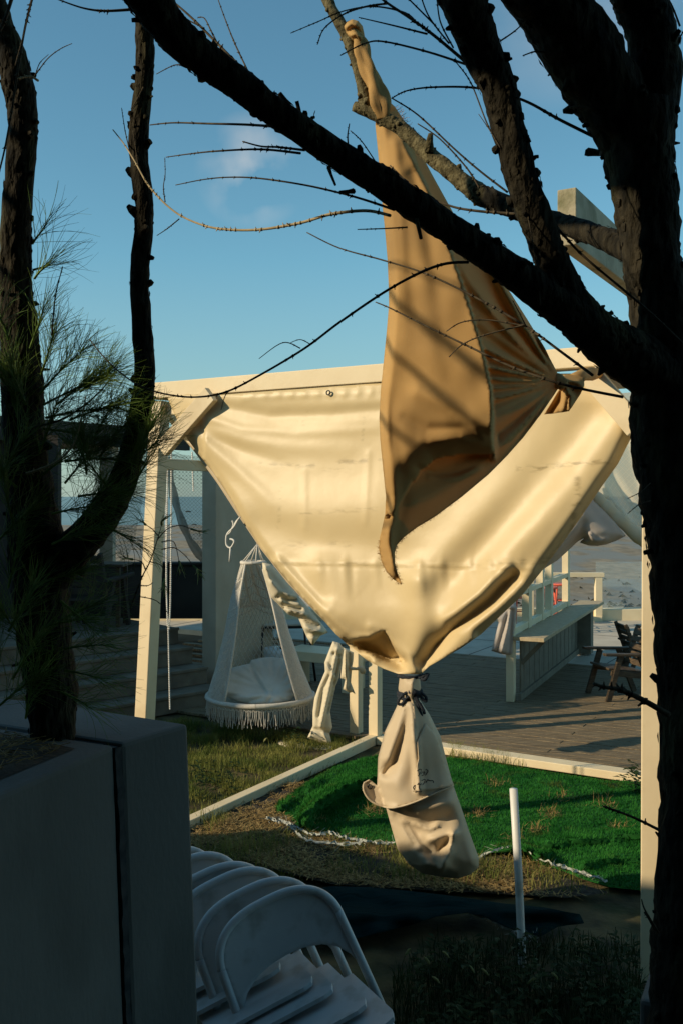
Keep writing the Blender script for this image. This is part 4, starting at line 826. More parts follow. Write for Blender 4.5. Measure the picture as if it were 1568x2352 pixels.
# ------------------------------------------------------------------ white folding chairs stacked against the planter
Wv = V(.90, .22, .37).normalized(); Dv = V(.36, -.12, -.92); Dv = (Dv - Wv * Dv.dot(Wv)).normalized(); Nv = Wv.cross(Dv)
if Nv.y > 0: Nv = -Nv                                  # towards the viewer
Cc = W(610, 2074, 3.24)                                # crown of the nearest backrest
def chair_pt(u, v, n=0): return Wv * u + Dv * v + Nv * n
def make_chair():
    t = thing('folding_chair', 'x', 'folding chair', (0, 0, 0))
    arch = []                                          # outline of the frame: half width .215, rounded shoulders
    for i in range(25):
        a = math.pi - math.pi * i / 24
        arch.append((.215 * (abs(math.cos(a)) ** .72) * (1 if math.cos(a) > 0 else -1), .158 - .158 * math.sin(a) ** .85))
    def bow(u): return -.028 * (1 - (u / .215) ** 2)
    path = [(-.228, .80), (-.224, .45)] + arch + [(.224, .45), (.228, .80)]
    path = [tuple(p) for p in spline(path, 3)]
    b = MB(); b.tube([chair_pt(u, v, bow(u) * max(0, 1 - v / .4)) for u, v in path], .0145, 10); b.build('frame', M['chair_white'], t, smooth=True)
    inner = [(-.205, .30), (-.196, .275), (-.165, .235), (-.12, .206), (-.06, .19), (0, .186), (.06, .19), (.12, .206), (.165, .235), (.196, .275), (.205, .30)]
    o2 = [(x * 1000, y * 1000) for x, y in inner] + [(x * 970, y * 1000 + 3) for x, y in arch[::-1]]
    P, T = flat(o2, 14)
    b = MB(); b.add([chair_pt(x / 1000, y / 1000, bow(x / 1000) * max(0, 1 - y / 400)) for x, y in P], T); b.build('backrest', M['chair_white'], t, smooth=True, solid=.006)
    # seat, half folded
    g_ = V(.36, -.90, .10).normalized(); up = Wv.cross(g_); up = up if up.z > 0 else -up
    st = [(-.185, -.04), (.185, -.04), (.187, .28), (.172, .318), (.14, .33), (-.14, .33), (-.172, .318), (-.187, .28)]
    hinge = Dv * .36
    so2 = [(x * 1000, y * 1000) for x, y in st]; P, T = flat(so2, 40)
    b = MB(); b.add([hinge + Wv * (x / 1000) + g_ * (y / 1000) - up * .012 * (x / 187) ** 2 * 0 for x, y in P], T); b.build('seat', M['chair_white'], t, smooth=False, solid=.014)
    for s in (-1, 1):
        b = MB(); b.tube([chair_pt(s * .185, .42, -.05), chair_pt(s * .19, .60, -.10), chair_pt(s * .195, .82, -.16)], .009, 8); b.build('leg', M['chair_white'], t, smooth=True)
    b = MB(); b.tube([chair_pt(-.2, .70, -.12), chair_pt(.2, .70, -.12)], .008, 8); b.build('stretcher', M['chair_white'], t, smooth=True)
    for s in (-1, 1):
        b = MB(); b.tube([chair_pt(s * .222, .36, -.005), chair_pt(s * .236, .36, -.005)], .008, 8); b.build('hinge', M['chair_white'], t, smooth=True)
    return t
ch0 = make_chair()
clabs = ['nearest white folding chair in the tilted stack, its whole backrest in view', 'white folding chair right behind the nearest one in the stack', 'white folding chair third from the front of the tilted stack', 'white folding chair fourth from the front of the tilted stack', 'white folding chair fifth from the front, mostly behind the planter', 'rearmost white folding chair, only a sliver of backrest showing']
offs = [V(0, 0, 0), V(-.084, .075, 0), V(-.19, .17, -.002), V(-.258, .215, .0), V(-.37, .31, 0), V(-.47, .37, 0)]
for i in range(6):
    if i == 0: c = ch0
    else:
        c = ch0.copy(); COL.objects.link(c)
        for k in list(ch0.children): d = k.copy(); COL.objects.link(d); d.parent = c
    c.location = Cc + offs[i]; tag(c, clabs[i], 'folding chair', 'white folding chairs stacked by the planter')

# ------------------------------------------------------------------ white pipe stuck in the ground
pb, pt_ = G(1198, 2212), None
tp_ = W(1178, 1812, pb.y - .02)
b = MB(); n = 20; d = (tp_ - pb)
b.tube([pb - d * .03, pb.lerp(tp_, .5) + V(.004, 0, 0), tp_], .0205, n, cap=False); b.tube([tp_, tp_ - d * .2], [.0165, .0165], n, cap=False)
k = len(b.v); b.f += [(2 * n + i, 2 * n + (i + 1) % n, 3 * n + (i + 1) % n, 3 * n + i) for i in range(n)]
tag(b.build('pipe', M['pvc'], smooth=True), 'upright white plastic pipe stuck in the dark ground', 'pipe')

# ------------------------------------------------------------------ ground cover in front: turf, straw, net, grass
def gg(px, py, h=0): p = G(px, py, h); return p
turf = [(620, 1868), (640, 1842), (700, 1800), (760, 1765), (830, 1742), (868, 1735), (1030, 1740), (1100, 1748), (1200, 1765), (1300, 1780), (1400, 1795), (1490, 1790), (1620, 1800), (1700, 1850), (1700, 2080), (1500, 2048), (1400, 2038), (1340, 2020), (1290, 2000), (1240, 1985), (1190, 1962), (1130, 1958), (1060, 1975), (980, 1960), (900, 1938), (840, 1930), (790, 1928), (740, 1912), (700, 1905), (660, 1885)]
def turf_h(x, y):
    h = .03 + .02 * noise.noise(V(x / 110, y / 26, 0)) + relief(x, y, [([(890, 1775), (800, 1800), (720, 1845), (690, 1900)], 12, .15), ([(760, 1770), (690, 1810), (640, 1850)], 9, .10), ([(1250, 1935), (1350, 1925), (1480, 1915)], 9, .06), ([(1140, 1955), (1190, 1945), (1250, 1965)], 9, .10), ([(1330, 1985), (1420, 1965), (1500, 1965)], 9, .05)])
    return h
b = MB(); sheet(b, turf, lambda x, y: gg(x, y, turf_h(x, y) * min(1, .25 + polyd(x, y, turf, True)[0] / 18)), 13)
tfo = b.build('turf_mat', M['turf_base'], smooth=True); tag(tfo, kind='stuff')
rnd = random.Random(5); tri = tfo.data
def scatter(obj, n, fn, seed, zmin=0):
    rnd = random.Random(seed); me = obj.data; fs = [(p, p.area) for p in me.polygons]; tot = sum(a for _, a in fs)
    for p, a in fs:
        k = a / tot * n; k = int(k) + (rnd.random() < k - int(k))
        vs = [me.vertices[i].co for i in p.vertices]
        for _ in range(k):
            r1, r2 = rnd.random(), rnd.random()
            if r1 + r2 > 1: r1, r2 = 1 - r1, 1 - r2
            fn(vs[0] + (vs[1] - vs[0]) * r1 + (vs[2] - vs[0]) * r2, rnd)
def blade(b, p, rnd, h, wd, lean=.5, segs=2):
    a = rnd.uniform(0, 6.283); l = V(math.cos(a), math.sin(a), 0) * lean * rnd.random() * h; a2 = rnd.uniform(0, 6.283); s = V(math.cos(a2), math.sin(a2), 0) * wd / 2
    if segs == 1: b.add([p - s, p + s, p + l + V(0, 0, h)], [(0, 1, 2)])
    else:
        m = p + l * .35 + V(0, 0, h * .6); b.add([p - s, p + s, m + s * .7, m - s * .7, p + l * 1.2 + V(0, 0, h)], [(0, 1, 2, 3), (3, 2, 4)])
b = MB(); scatter(tfo, 70000, lambda p, r: blade(b, p, r, r.uniform(.012, .026), .006, .9, 1), 1)
tag(b.build('turf_pile', M['turf']), kind='stuff')
b = MB(); rnd = random.Random(61)
for cxp, cyp, nn_ in ((860, 1862, 60), (1095, 1870, 50), (1260, 1870, 60), (1290, 1830, 40), (1140, 1800, 30), (1390, 1850, 40), (1230, 1905, 40), (720, 1880, 30), (1180, 1925, 30), (1420, 1900, 25), (960, 1900, 20)):
    for k in range(nn_):
        p = gg(cxp + rnd.gauss(0, 16), cyp + rnd.gauss(0, 5), .05); a = rnd.uniform(0, 6.28); l = rnd.uniform(.03, .09); q = p + V(math.cos(a) * l, math.sin(a) * l, rnd.uniform(-.005, .03)); sd_ = V(-math.sin(a), math.cos(a), 0) * .0022; b.add([p - sd_, p + sd_, q], [(0, 1, 2)])
    for k in range(nn_ // 2): blade(b, gg(cxp + rnd.gauss(0, 12), cyp + rnd.gauss(0, 4), .03), rnd, rnd.uniform(.04, .1), .004, 1.0)
tag(b.build('dry_grass_litter', M['straw']), kind='stuff')
# straw covered strip in front of the turf
straw = [(440, 1905), (520, 1862), (600, 1830), (660, 1800), (700, 1800), (640, 1860), (700, 1910), (800, 1935), (900, 1945), (1000, 1972), (1100, 1975), (1190, 1970), (1260, 2000), (1330, 2030), (1400, 2050), (1300, 2062), (1100, 2050), (900, 2040), (760, 2030), (640, 2000), (540, 1975), (440, 1960)]
b = MB(); sheet(b, straw, lambda x, y: gg(x, y, .012 + .02 * noise.noise(V(x / 50, y / 18, 3)) + .01), 14); sf = b.build('straw_litter_base', M['soil'], smooth=True); tag(sf, kind='stuff')
b = MB()
def sliver(p, r):
    if noise.noise(p * 2.3 + V(3, 1, 0)) + .5 * noise.noise(p * 7) < r.uniform(-.5, .12): return
    a = r.uniform(0, 6.283); l = r.uniform(.02, .07); d = V(math.cos(a), math.sin(a), r.uniform(-.15, .35)) * l; s = V(-math.sin(a), math.cos(a), 0) * r.uniform(.002, .005)
    p = p + V(0, 0, r.uniform(.002, .02)); b.add([p - s, p + s, p + d + s * .5, p + d - s * .5], [(0, 1, 2, 3)])
scatter(sf, 15000, sliver, 2); tag(b.build('straw_litter', M['straw']), kind='stuff')
# rough grass on the left and along the plates
def area(poly, n, hmin, hmax, wd, seed, m='grass', name='grass', lean=.7, clump=True):
    b0 = MB(); sheet(b0, poly, lambda x, y: gg(x, y, 0) + V(0, 0, gz(*gg(x, y).xy) - .01), 16); tmp = b0.build('tmp', M['grass']); bb = MB()
    def f(p, r):
        if clump and noise.noise(p * 3.2) + .35 * noise.noise(p * 9) < r.uniform(-.45, .1): return
        blade(bb, p, r, r.uniform(hmin, hmax) * (.6 + .8 * max(0, noise.noise(p * 2.1 + V(5, 0, 0)) + .4)), wd, lean)
    scatter(tmp, n, f, seed); me = tmp.data; bpy.data.objects.remove(tmp); bpy.data.meshes.remove(me)
    return tag(bb.build(name, M[m]), kind='stuff')
area([(300, 1690), (420, 1650), (520, 1672), (700, 1690), (840, 1700), (850, 1712), (760, 1760), (640, 1815), (520, 1868), (430, 1905), (300, 1960)], 26000, .03, .10, .005, 31)
area([(430, 1965), (700, 1925), (1000, 1975), (1250, 2005), (1400, 2050), (1250, 2060), (900, 2040), (700, 2020), (440, 2000), (440, 1900), (600, 1850)], 4200, .04, .16, .005, 32, name='grass_tufts')
area([(1000, 2170), (1470, 2170), (1480, 2420), (900, 2420), (900, 2250)], 3500, .04, .18, .005, 33, 'weed', 'dark_grass')
area([(1030, 1722), (1130, 1738), (1200, 1752), (1200, 1764), (1100, 1752), (1030, 1742)], 900, .04, .16, .004, 34, name='edge_grass')
# leafy weeds at the bottom, foxtails, dandelion heads
b = MB(); rnd = random.Random(77)
def leaf(b, p, a, l, w_, tilt):
    d = V(math.cos(a), math.sin(a), tilt).normalized(); s = V(-math.sin(a), math.cos(a), 0)
    b.add([p, p + d * l * .5 + s * w_ / 2 + V(0, 0, .004), p + d * l - V(0, 0, l * .15), p + d * l * .5 - s * w_ / 2 + V(0, 0, .004), p + d * l * .5 - V(0, 0, .003)], [(0, 4, 1), (4, 2, 1), (0, 3, 4), (3, 2, 4)])
for k in range(260):
    p = G(rnd.uniform(950, 1480), rnd.uniform(2210, 2500), 0); h = rnd.uniform(.05, .22)
    b.tube([p, p + V(rnd.gauss(0, .02), rnd.gauss(0, .02), h)], .002, 4)
    for j in range(7): leaf(b, p + V(0, 0, h * (.35 + .65 * j / 6)), rnd.uniform(0, 6.28), rnd.uniform(.03, .07), rnd.uniform(.015, .03), rnd.uniform(-.1, .5))
for k in range(46):
    p = G(rnd.uniform(1420, 1480), rnd.uniform(1790, 1830), 0) if k < 14 else (G(rnd.uniform(650, 720), rnd.uniform(1690, 1725)) if k < 24 else G(rnd.uniform(450, 560), rnd.uniform(1780, 1840)))
    for j in range(6): leaf(b, p + V(rnd.gauss(0, .03), rnd.gauss(0, .03), rnd.uniform(.02, .16)), rnd.uniform(0, 6.28), rnd.uniform(.04, .08), rnd.uniform(.02, .035), rnd.uniform(-.1, .6))
tag(b.build('weeds', M['weed']), kind='stuff')
ft = mat('foxtail_seed_head', (.14, .16, .05), (.28, .26, .11), .8, 60, trans=.2)
for i, (x0, y0, x1, y1, x2, y2) in enumerate(((1010, 2330, 1000, 2260, 985, 2215), (1060, 2330, 1062, 2270, 1030, 2200), (1100, 2330, 1095, 2260, 1088, 2235), (1045, 2350, 1030, 2300, 1008, 2258), (1150, 2330, 1140, 2280, 1120, 2240), (900, 2290, 915, 2235, 930, 2195), (965, 2370, 955, 2310, 960, 2280), (560, 1815, 590, 1740, 606, 1704), (1200, 2370, 1190, 2300, 1210, 2260), (1300, 2360, 1296, 2290, 1280, 2250))):
    D = G(x0, y0).y if y0 < 2352 else 4.4
    tt = thing('foxtail_grass', ['foxtail grass stalk with nodding seed head in the dark weeds', 'pale foxtail stalk rising from the sunny lawn by the hanging chair'][i == 7], 'grass stalk', W(x0, y0, D), None if i == 7 else 'foxtails in the dark weeds')
    pts = [W(a_, b_, D) for a_, b_ in spline([(x0, y0), (x1, y1), (x2, y2)], 8)]; b = MB(); b.tube(pts, .0016, 4); b.build('stalk', M['weed'] if i != 7 else M['grass'], tt)
    e = pts[-1]; d = (pts[-1] - pts[-3]).normalized() + V(0, 0, -.25); b = MB(); b.tube([e, e + d * .02, e + d * .05 - V(0, 0, .006), e + d * .07 - V(0, 0, .014)], [.003, .0065, .006, .002], 8, .35, 150, i); b.build('seed_head', ft, tt)
# frayed white strips of torn net along the turf
for pts, lab in (([(612, 1878), (640, 1885), (665, 1890), (690, 1905), (720, 1915), (760, 1912), (800, 1925), (840, 1930), (880, 1935), (915, 1932)], 'frayed white strip of torn net at the left edge of the turf'),
                 ([(640, 1880), (670, 1900), (700, 1925), (760, 1935), (830, 1936)], 'thin white shred of net below the left turf edge'),
                 ([(1100, 1968), (1150, 1948), (1200, 1950), (1240, 1972), (1290, 1990), (1340, 2005), (1392, 2022)], 'frayed white strip of torn net behind the white pipe'),
                 ([(1075, 2095), (1120, 2110), (1170, 2135), (1200, 2140), (1236, 2152)], 'pale torn selvedge of the teal net by the pipe')):
    b = MB(); rnd = random.Random(len(lab)); S = spline(pts, 8)
    for k in range(2):
        P = [gg(x + rnd.gauss(0, 1.5), y + rnd.gauss(0, 2) + k, .05 + .035 * abs(noise.noise(V(x / 25, k, 0))) + (.05 if 1120 < x < 1220 and y < 1960 else 0)) for x, y in S]
        b.ribbon(P, [rnd.uniform(.006, .022) for _ in P], V(.25, 1, .5).normalized())
    for k in range(50):
        x, y = S[rnd.randrange(len(S))]; p = gg(x + rnd.gauss(0, 4), y + rnd.gauss(0, 3), .05); b.tube([p, p + V(rnd.gauss(0, .04), rnd.gauss(0, .04), rnd.uniform(-.02, .02))], .0012, 3)
    tag(b.build('torn_net_strip', M['white_net']), lab, 'torn net')
netp = [(690, 2048), (760, 2036), (850, 2038), (950, 2048), (1050, 2060), (1150, 2075), (1250, 2085), (1330, 2100), (1340, 2120), (1280, 2128), (1240, 2150), (1200, 2142), (1160, 2128), (1110, 2105), (1070, 2096), (1000, 2105), (940, 2125), (860, 2145), (800, 2160), (700, 2165)]
b = MB(); sheet(b, netp, lambda x, y: gg(x, y, .06 + .05 * noise.noise(V(x / 70, y / 26, 7)) + .05 * math.exp(-((y - 2100 + .03 * (x - 1000)) / 16) ** 2)), 10); tag(b.build('shade_net', M['net'], smooth=True, solid=.004), 'rumpled teal shade net lying on the dark ground', 'shade net')

# ------------------------------------------------------------------ bar counter with open window frame
K0 = G(1184, 1611, .03); K1 = G(1330, 1494, .03); kd = (K1 - K0); KL = kd.length; kd.normalize(); kn = V(kd.y, -kd.x, 0)
bc = thing('bar_counter', 'cream bar counter with board front and an open window frame above', 'counter', K0)
def kpt(px): return on_line(px, K0, kd)
b = MB(); nb_ = int(KL / .135)
for i in range(nb_): b.obox(K0 + kd * (.12 + (i + .5) * (KL - .1) / nb_) + kn * (.02 + .003 * (i % 2)) + V(0, 0, .36), kd * ((KL - .1) / nb_ - .008), kn * .02, V(0, 0, .68))
b.build('panel', M['panel'], bc, bevel=.003)
b = MB(); b.obox(K0 + kd * (KL / 2 + .05) + kn * .16 + V(0, 0, .735), kd * (KL + .25), kn * .36, V(0, 0, .045)); b.build('counter_top', mat('worn_counter_top', (.34, .26, .155), (.48, .385, .24), .75, 6, bump=.2, stretch=((3, 10, 1), .2)), bc, bevel=.005)
b = MB(); b.obox(K0 + kd * (KL / 2) + kn * .045 + V(0, 0, .05), kd * KL, kn * .03, V(0, 0, .08)); b.build('skirting', M['panel'], bc)
def kpost(px, wd, z0, z1, nm='upright'):
    u = kpt(px); b = MB(); b.obox(K0 + kd * u - kn * .06 + V(0, 0, (z0 + z1) / 2), kd * wd, kn * .09, V(0, 0, z1 - z0)); return b.build(nm, M['cream'], bc, bevel=.004)
kpost(1184, .11, .0, 2.25, 'post')
for px, wd in ((1220, .16), (1250, .10), (1270, .12), (1308, .14)): kpost(px, wd, .70, 2.25)
uf = kpt(1308)
for z, h in ((.80, .08), (1.22, .06), (2.28, .09)):
    b = MB(); b.obox(K0 + kd * (uf / 2) - kn * .06 + V(0, 0, z), kd * (uf + .1), kn * .075, V(0, 0, h)); b.build('rail', M['cream'], bc, bevel=.004)
b = MB(); b.obox(K0 + kd * (KL - .25) + kn * .1 + V(0, 0, .36), kd * .22, kn * .26, V(0, 0, .70)); b.build('support', M['panel'], bc, bevel=.004)
b = MB(); p = K0 + kd * .15 + kn * .03; b.beam(p + V(0, 0, .42), p + kn * .26 + V(0, 0, .70), .04, .05); b.build('bracket', M['panel'], bc)
sash = [(1163, 1387), (1172, 1382), (1183, 1384), (1186, 1398), (1181, 1440), (1176, 1506), (1150, 1502), (1127, 1495), (1136, 1462), (1144, 1430), (1139, 1418), (1150, 1408), (1160, 1400)]
b = MB(); pillow(b, sash, 11.05, .08, 14, [([(1172, 1395), (1165, 1440), (1150, 1500)], 4, .05), ([(1174, 1395), (1172, 1450), (1168, 1504)], 4, -.05), ([(1168, 1400), (1156, 1440), (1140, 1496)], 4, -.04), ([(1160, 1392), (1180, 1396)], 4, .05)], 3.5)
tag(b.build('sash', M['grey_drape'], smooth=True), 'pale fabric sash knotted round the near post of the bar counter', 'fabric')
# red bar stools behind the counter
def stool():
    t = thing('bar_stool', 'x', 'stool', (0, 0, 0))
    b = MB(); b.tube([V(0, 0, .78), V(0, 0, .80), V(0, 0, .815)], [.15, .17, .16], 20); b.build('seat', M['red'], t)
    for i in range(4):
        a = math.pi / 4 + i * math.pi / 2; b = MB(); b.tube([V(.12 * math.cos(a), .12 * math.sin(a), .79), V(.21 * math.cos(a), .21 * math.sin(a), 0)], .016, 8); b.build('leg', M['red'], t, smooth=True)
    for z in (.28, .52):
        r = .21 - .09 * z / .79; b = MB(); b.tube([V(r * math.cos(math.pi / 4 + i * math.pi / 2), r * math.sin(math.pi / 4 + i * math.pi / 2), z) for i in range(5)], .01, 6); b.build('footrest', M['red'], t, smooth=True)
    return t
s0 = stool()
for i, (px, D, lab) in enumerate(((1197, 17.6, 'red metal bar stool left behind the counter, its legs seen below the tarp'), (1287, 17.2, 'red metal bar stool seen through the far panes of the window frame'), (1258, 16.6, 'red metal bar stool mostly hidden by an upright of the window frame'))):
    o = s0
    if i:
        o = s0.copy(); COL.objects.link(o)
        for k in list(s0.children): d = k.copy(); COL.objects.link(d); d.parent = o
    o.location = V((px - CX) / F * D, D, .02); tag(o, lab, 'stool', 'red bar stools')

# ------------------------------------------------------------------ garden armchairs of dark wood
def armchair(name, label, loc, yaw, sc_=.87, m0='dark_wood'):
    t = thing(name, label, 'armchair', loc)
    rot = Matrix.Rotation(yaw, 3, 'Z')
    def P(x, y, z): return rot @ V(x, y, z) * sc_ + loc
    def bar(nm, p, q, wd, ht, side=V(1, 0, 0), m=None):
        b = MB(); b.beam(P(*p), P(*q), wd * sc_, ht * sc_, rot @ Vector(side)); return b.build(nm, M[m or m0], t, bevel=.006)
    for s in (-1, 1):
        bar('leg', (s * .29, -.36, 0), (s * .29, -.18, .60), .045, .075); bar('leg', (s * .29, .34, 0), (s * .29, .10, .60), .045, .075)
        bar('armrest', (s * .30, -.42, .63), (s * .30, .30, .60), .10, .035); bar('back_post', (s * .24, .16, .30), (s * .24, .38, .93), .05, .06)
        bar('seat_rail', (s * .26, -.30, .38), (s * .26, .26, .31), .035, .08)
    b = MB()
    for i in range(6): y = -.30 + i * .095; b.beam(P(-.27, y, .425 - i * .013), P(.27, y, .425 - i * .013), .083 * sc_, .024, rot @ V(0, 1, -.1))
    b.build('seat', M[m0], t, bevel=.004)
    b = MB()
    for i in range(5): z = .46 + i * .098; y = .215 + i * .034; b.beam(P(-.25, y - .03, z), P(.25, y - .03, z), (.075 if i < 4 else .10) * sc_, .022, rot @ V(0, .33, .94))
    b.build('backrest', M[m0], t, bevel=.004)
    return t
armchair('garden_armchair', 'dark wooden garden armchair facing left in the sun and shade beside the post', V(3.32, 11.35, .03), R(-78))
armchair('garden_armchair', 'dark wooden garden armchair half hidden behind the nearer one, back post showing', V(3.98, 12.75, .03), R(95), .74)

# ------------------------------------------------------------------ sea wall, railing, glass
b = MB(); b.obox((2, 18.55, .11), (26, 0, 0), (0, .3, 0), (0, 0, .24)); tag(b.build('sea_wall', M['cream'], bevel=.01), 'low cream kerb wall along the shore edge of the paving', 'wall')
rl = thing('railing', 'cream square timber railing end on the low sea wall', 'railing', (4.92, 18.4, 0))
X1 = (1372 - CX) / F * 18.35
b = MB(); b.obox((X1, 18.33, .43), (.13, 0, 0), (0, .13, 0), (0, 0, .86)); b.build('post', M['cream'], rl, bevel=.005)
b = MB(); b.obox((X1 - 1.55, 18.33, .90), (3.3, 0, 0), (0, .15, 0), (0, 0, .08)); b.build('rail', M['cream'], rl, bevel=.005)
for dx in (1.3, 2.7):
    b = MB(); b.obox((X1 - dx, 18.33, .43), (.12, 0, 0), (0, .12, 0), (0, 0, .86)); b.build('post', M['cream'], rl, bevel=.005)
b = MB(); b.obox((X1 - 1.6, 18.33, .06), (3.3, 0, 0), (0, .2, 0), (0, 0, .1)); b.build('foot_rail', M['cream'], rl, bevel=.005)
for i, (a, c) in enumerate(((1367, 1474), (1476, 1590))):
    xa, xc = (a - CX) / F * 18.6, (c - CX) / F * 18.6
    gt = thing('glass_panel', ['clear glass windbreak panel beside the cream railing post', 'clear glass windbreak panel partly hidden by the right pergola post'][i], 'glass panel', ((xa + xc) / 2, 18.6, .2), 'glass windbreak panels')
    b = MB(); b.obox(((xa + xc) / 2, 18.6, .68), (xc - xa, 0, 0), (0, .012, 0), (0, 0, .90)); b.build('pane', M['glass'], gt)
    b = MB(); b.obox((xc - .008, 18.6, .68), (.03, 0, 0), (0, .016, 0), (0, 0, .90)); b.build('edge', blend_glass('glass_edge', (.45, .62, .66), .6), gt)

# ------------------------------------------------------------------ drapes and lace on the far side of the pergola
DF = 8.15
gd = [(1232, 1318), (1212, 1296), (1285, 1150), (1345, 1085), (1362, 1150), (1385, 1172), (1412, 1200), (1436, 1231), (1412, 1243), (1392, 1250), (1371, 1254), (1350, 1253), (1330, 1246), (1340, 1236), (1325, 1244), (1300, 1268), (1279, 1287), (1255, 1302)]
b = MB(); pillow(b, gd, DF - .1, .22, 34, [([(1345, 1150), (1385, 1200), (1420, 1232)], 12, -.03), ([(1340, 1175), (1300, 1240), (1250, 1295)], 14, .03), ([(1352, 1225), (1362, 1242), (1395, 1240)], 4, .07), ([(1345, 1235), (1356, 1250)], 4, -.04), ([(1340, 1200), (1325, 1244)], 6, -.03)], 6)
tag(b.build('drape', M['grey_drape'], smooth=True), 'lilac grey drape swagged up behind the right edge of the tarpaulin', 'drape')
lc = thing('lace_curtain', 'cream lace curtain swagged across the right side of the pergola', 'curtain', W(1440, 1100, DF))
lp = [(1400, 905), (1520, 895), (1528, 1290), (1486, 1268), (1430, 1216), (1390, 1180), (1358, 1150), (1340, 1110), (1390, 1020)]
LFo = [([(1445, 960), (1470, 1080), (1500, 1200)], 7, .05), ([(1470, 960), (1490, 1080), (1510, 1180)], 7, -.05), ([(1380, 1110), (1440, 1190), (1490, 1250)], 8, .06), ([(1400, 1090), (1460, 1180), (1500, 1225)], 8, -.05)]
b = MB(); sheet(b, lp, lambda x, y: W(x, y, DF + .1 - relief(x, y, LFo)), 8); o = b.build('lace', M['lace'], lc, smooth=True); uvset(o, lambda c: (c.x * 1.2, c.z * 1.2))
b = MB(); S = spline([(1345, 1118), (1372, 1148), (1400, 1172), (1440, 1210), (1490, 1256), (1520, 1282)], 6)
b.tube([W(x, y, DF - .05) for x, y in S], [.055 + .008 * math.sin(i * 1.3) for i in range(len(S))], 10, .2, 9); b.build('rolled_edge', M['drape'], lc, smooth=True)

# ------------------------------------------------------------------ veranda on the left
S0 = V(-1.867, 10.56, 0); sd = V(.72, .69, 0).normalized(); un = V(-sd.y, sd.x, 0)
vr = thing('veranda', 'shaded raised veranda with steps, greige pillar and dark roof at the left', 'veranda', S0)
for i in range(4):
    b = MB(); b.obox(S0 + sd * -1.35 + un * (.30 * i + 2.6) + V(0, 0, .1 + .2 * i - .0005 * i), sd * 4.1, un * 5.2, V(0, 0, .2)); b.build('step' if i < 3 else 'floor', M['veranda_floor'], vr, bevel=.012)
    b = MB(); b.obox(S0 + sd * -1.35 + un * (.30 * i - .004) + V(0, 0, .185 + .2 * i), sd * 4.1, un * .03, V(0, 0, .035)); b.build('nosing', M['veranda_floor'], vr, bevel=.006)
Kc = V(-1.49, 11.4, 0)
b = MB(); cx = Kc - fx * .105 + ax * .6; b.obox(cx + V(0, 0, 1.65), fx * .21, ax * 1.2, V(0, 0, 3.3)); b.build('pillar', M['pillar'], vr, bevel=.01)
b = MB(); b.prism([(-6.4, 9.45), (-2.3, 15.45), (-7, 19), (-11.5, 12.8)], 3.26, 3.44); b.build('roof', M['roof'], vr)
b = MB(); b.beam(V(-6.3, 9.65, 3.2), V(-2.45, 15.3, 3.2), .1, .14); b.build('roof_beam', M['house_dark'], vr)
for px, D, m in ((248, 14.6, 'pillar'), (60, 13.6, 'house_dark')):
    b = MB(); b.obox(V((px - CX) / F * D, D, 2.0), (.2, 0, 0), (0, .2, 0), (0, 0, 2.4)); b.build('post', M[m], vr)
pc = W(236, 1030, 14.3); b = MB(); b.prism([(pc.x - .2, pc.y - .2), (pc.x + .2, pc.y - .2), (pc.x + .2, pc.y + .2), (pc.x - .2, pc.y + .2)], 2.95, 3.25); b.build('post_cap', M['cream'], vr, bevel=.01)
xa = (120 - CX) / F * 12.9; xb = (470 - CX) / F * 12.9
b = MB(); b.obox(((xa + xb) / 2, 12.9, 1.12), (xb - xa, 0, 0), (0, .14, 0), (0, 0, .72)); b.build('parapet', M['house_dark'], vr, bevel=.01)
b = MB(); b.obox(((xa + xb) / 2, 12.9, 1.497), (xb - xa, 0, 0), (0, .24, 0), (0, 0, .035)); b.build('parapet_cap', M['house_dark'], vr, bevel=.01)
b = MB(); b.obox((-5.4, 12.6, 1.6), (3.4, 0, 0), (0, .16, 0), (0, 0, 3.2)); b.build('wall', M['house_dark'], vr)
# table and slatted chair standing in the dark of the veranda
tb = thing('veranda_table', 'dark table just above the planter in the shade of the veranda', 'table', W(238, 1300, 11.9))
c = W(225, 1296, 11.9); b = MB(); b.obox(c, (.75, 0, 0), (0, .55, 0), (0, 0, .035)); b.build('table_top', M['dark_wood'], tb, bevel=.006)
for dx, dy in ((-.3, -.2), (.3, -.2), (-.3, .2), (.3, .2)):
    b = MB(); b.obox((c.x + dx, c.y + dy, (c.z + .8) / 2 - .01), (.05, 0, 0), (0, .05, 0), (0, 0, c.z - .82)); b.build('leg', M['dark_wood'], tb)
armchair('veranda_chair', 'slatted wooden chair barely visible in the dark veranda', V(-3.0, 11.65, .8), R(170), 1.0, 'house_dark')
# lace in the veranda openings
def swag(label, poly, D, folds, roll=None, m='lace_dark'):
    t = thing('lace_curtain', label, 'curtain', W(*poly[0], D))
    b = MB(); sheet(b, poly, lambda x, y: W(x, y, D - relief(x, y, folds)), 7); o = b.build('lace', M[m], t, smooth=True); uvset(o, lambda c: (c.x, c.z))
    if roll:
        S = spline(roll, 6); b = MB(); b.tube([W(x, y, D - .03) for x, y in S], [.05 + .01 * math.sin(i) for i in range(len(S))], 8, .2, 9); b.build('rolled_edge', M['lace_roll'], t, smooth=True)
M['lace_roll'] = blend_glass('gathered_taupe_lace', (.26, .235, .18), .6, .9)
swag('sheer taupe lace curtain drawn aside right of the left pergola post', [(380, 1040), (475, 1050), (480, 1300), (466, 1282), (440, 1248), (418, 1205), (402, 1150), (388, 1095)], 12.4, [([(392, 1050), (410, 1150), (440, 1230)], 5, .05), ([(404, 1050), (425, 1150)], 5, -.04)], [(386, 1050), (396, 1120), (412, 1180), (436, 1240), (468, 1288)])
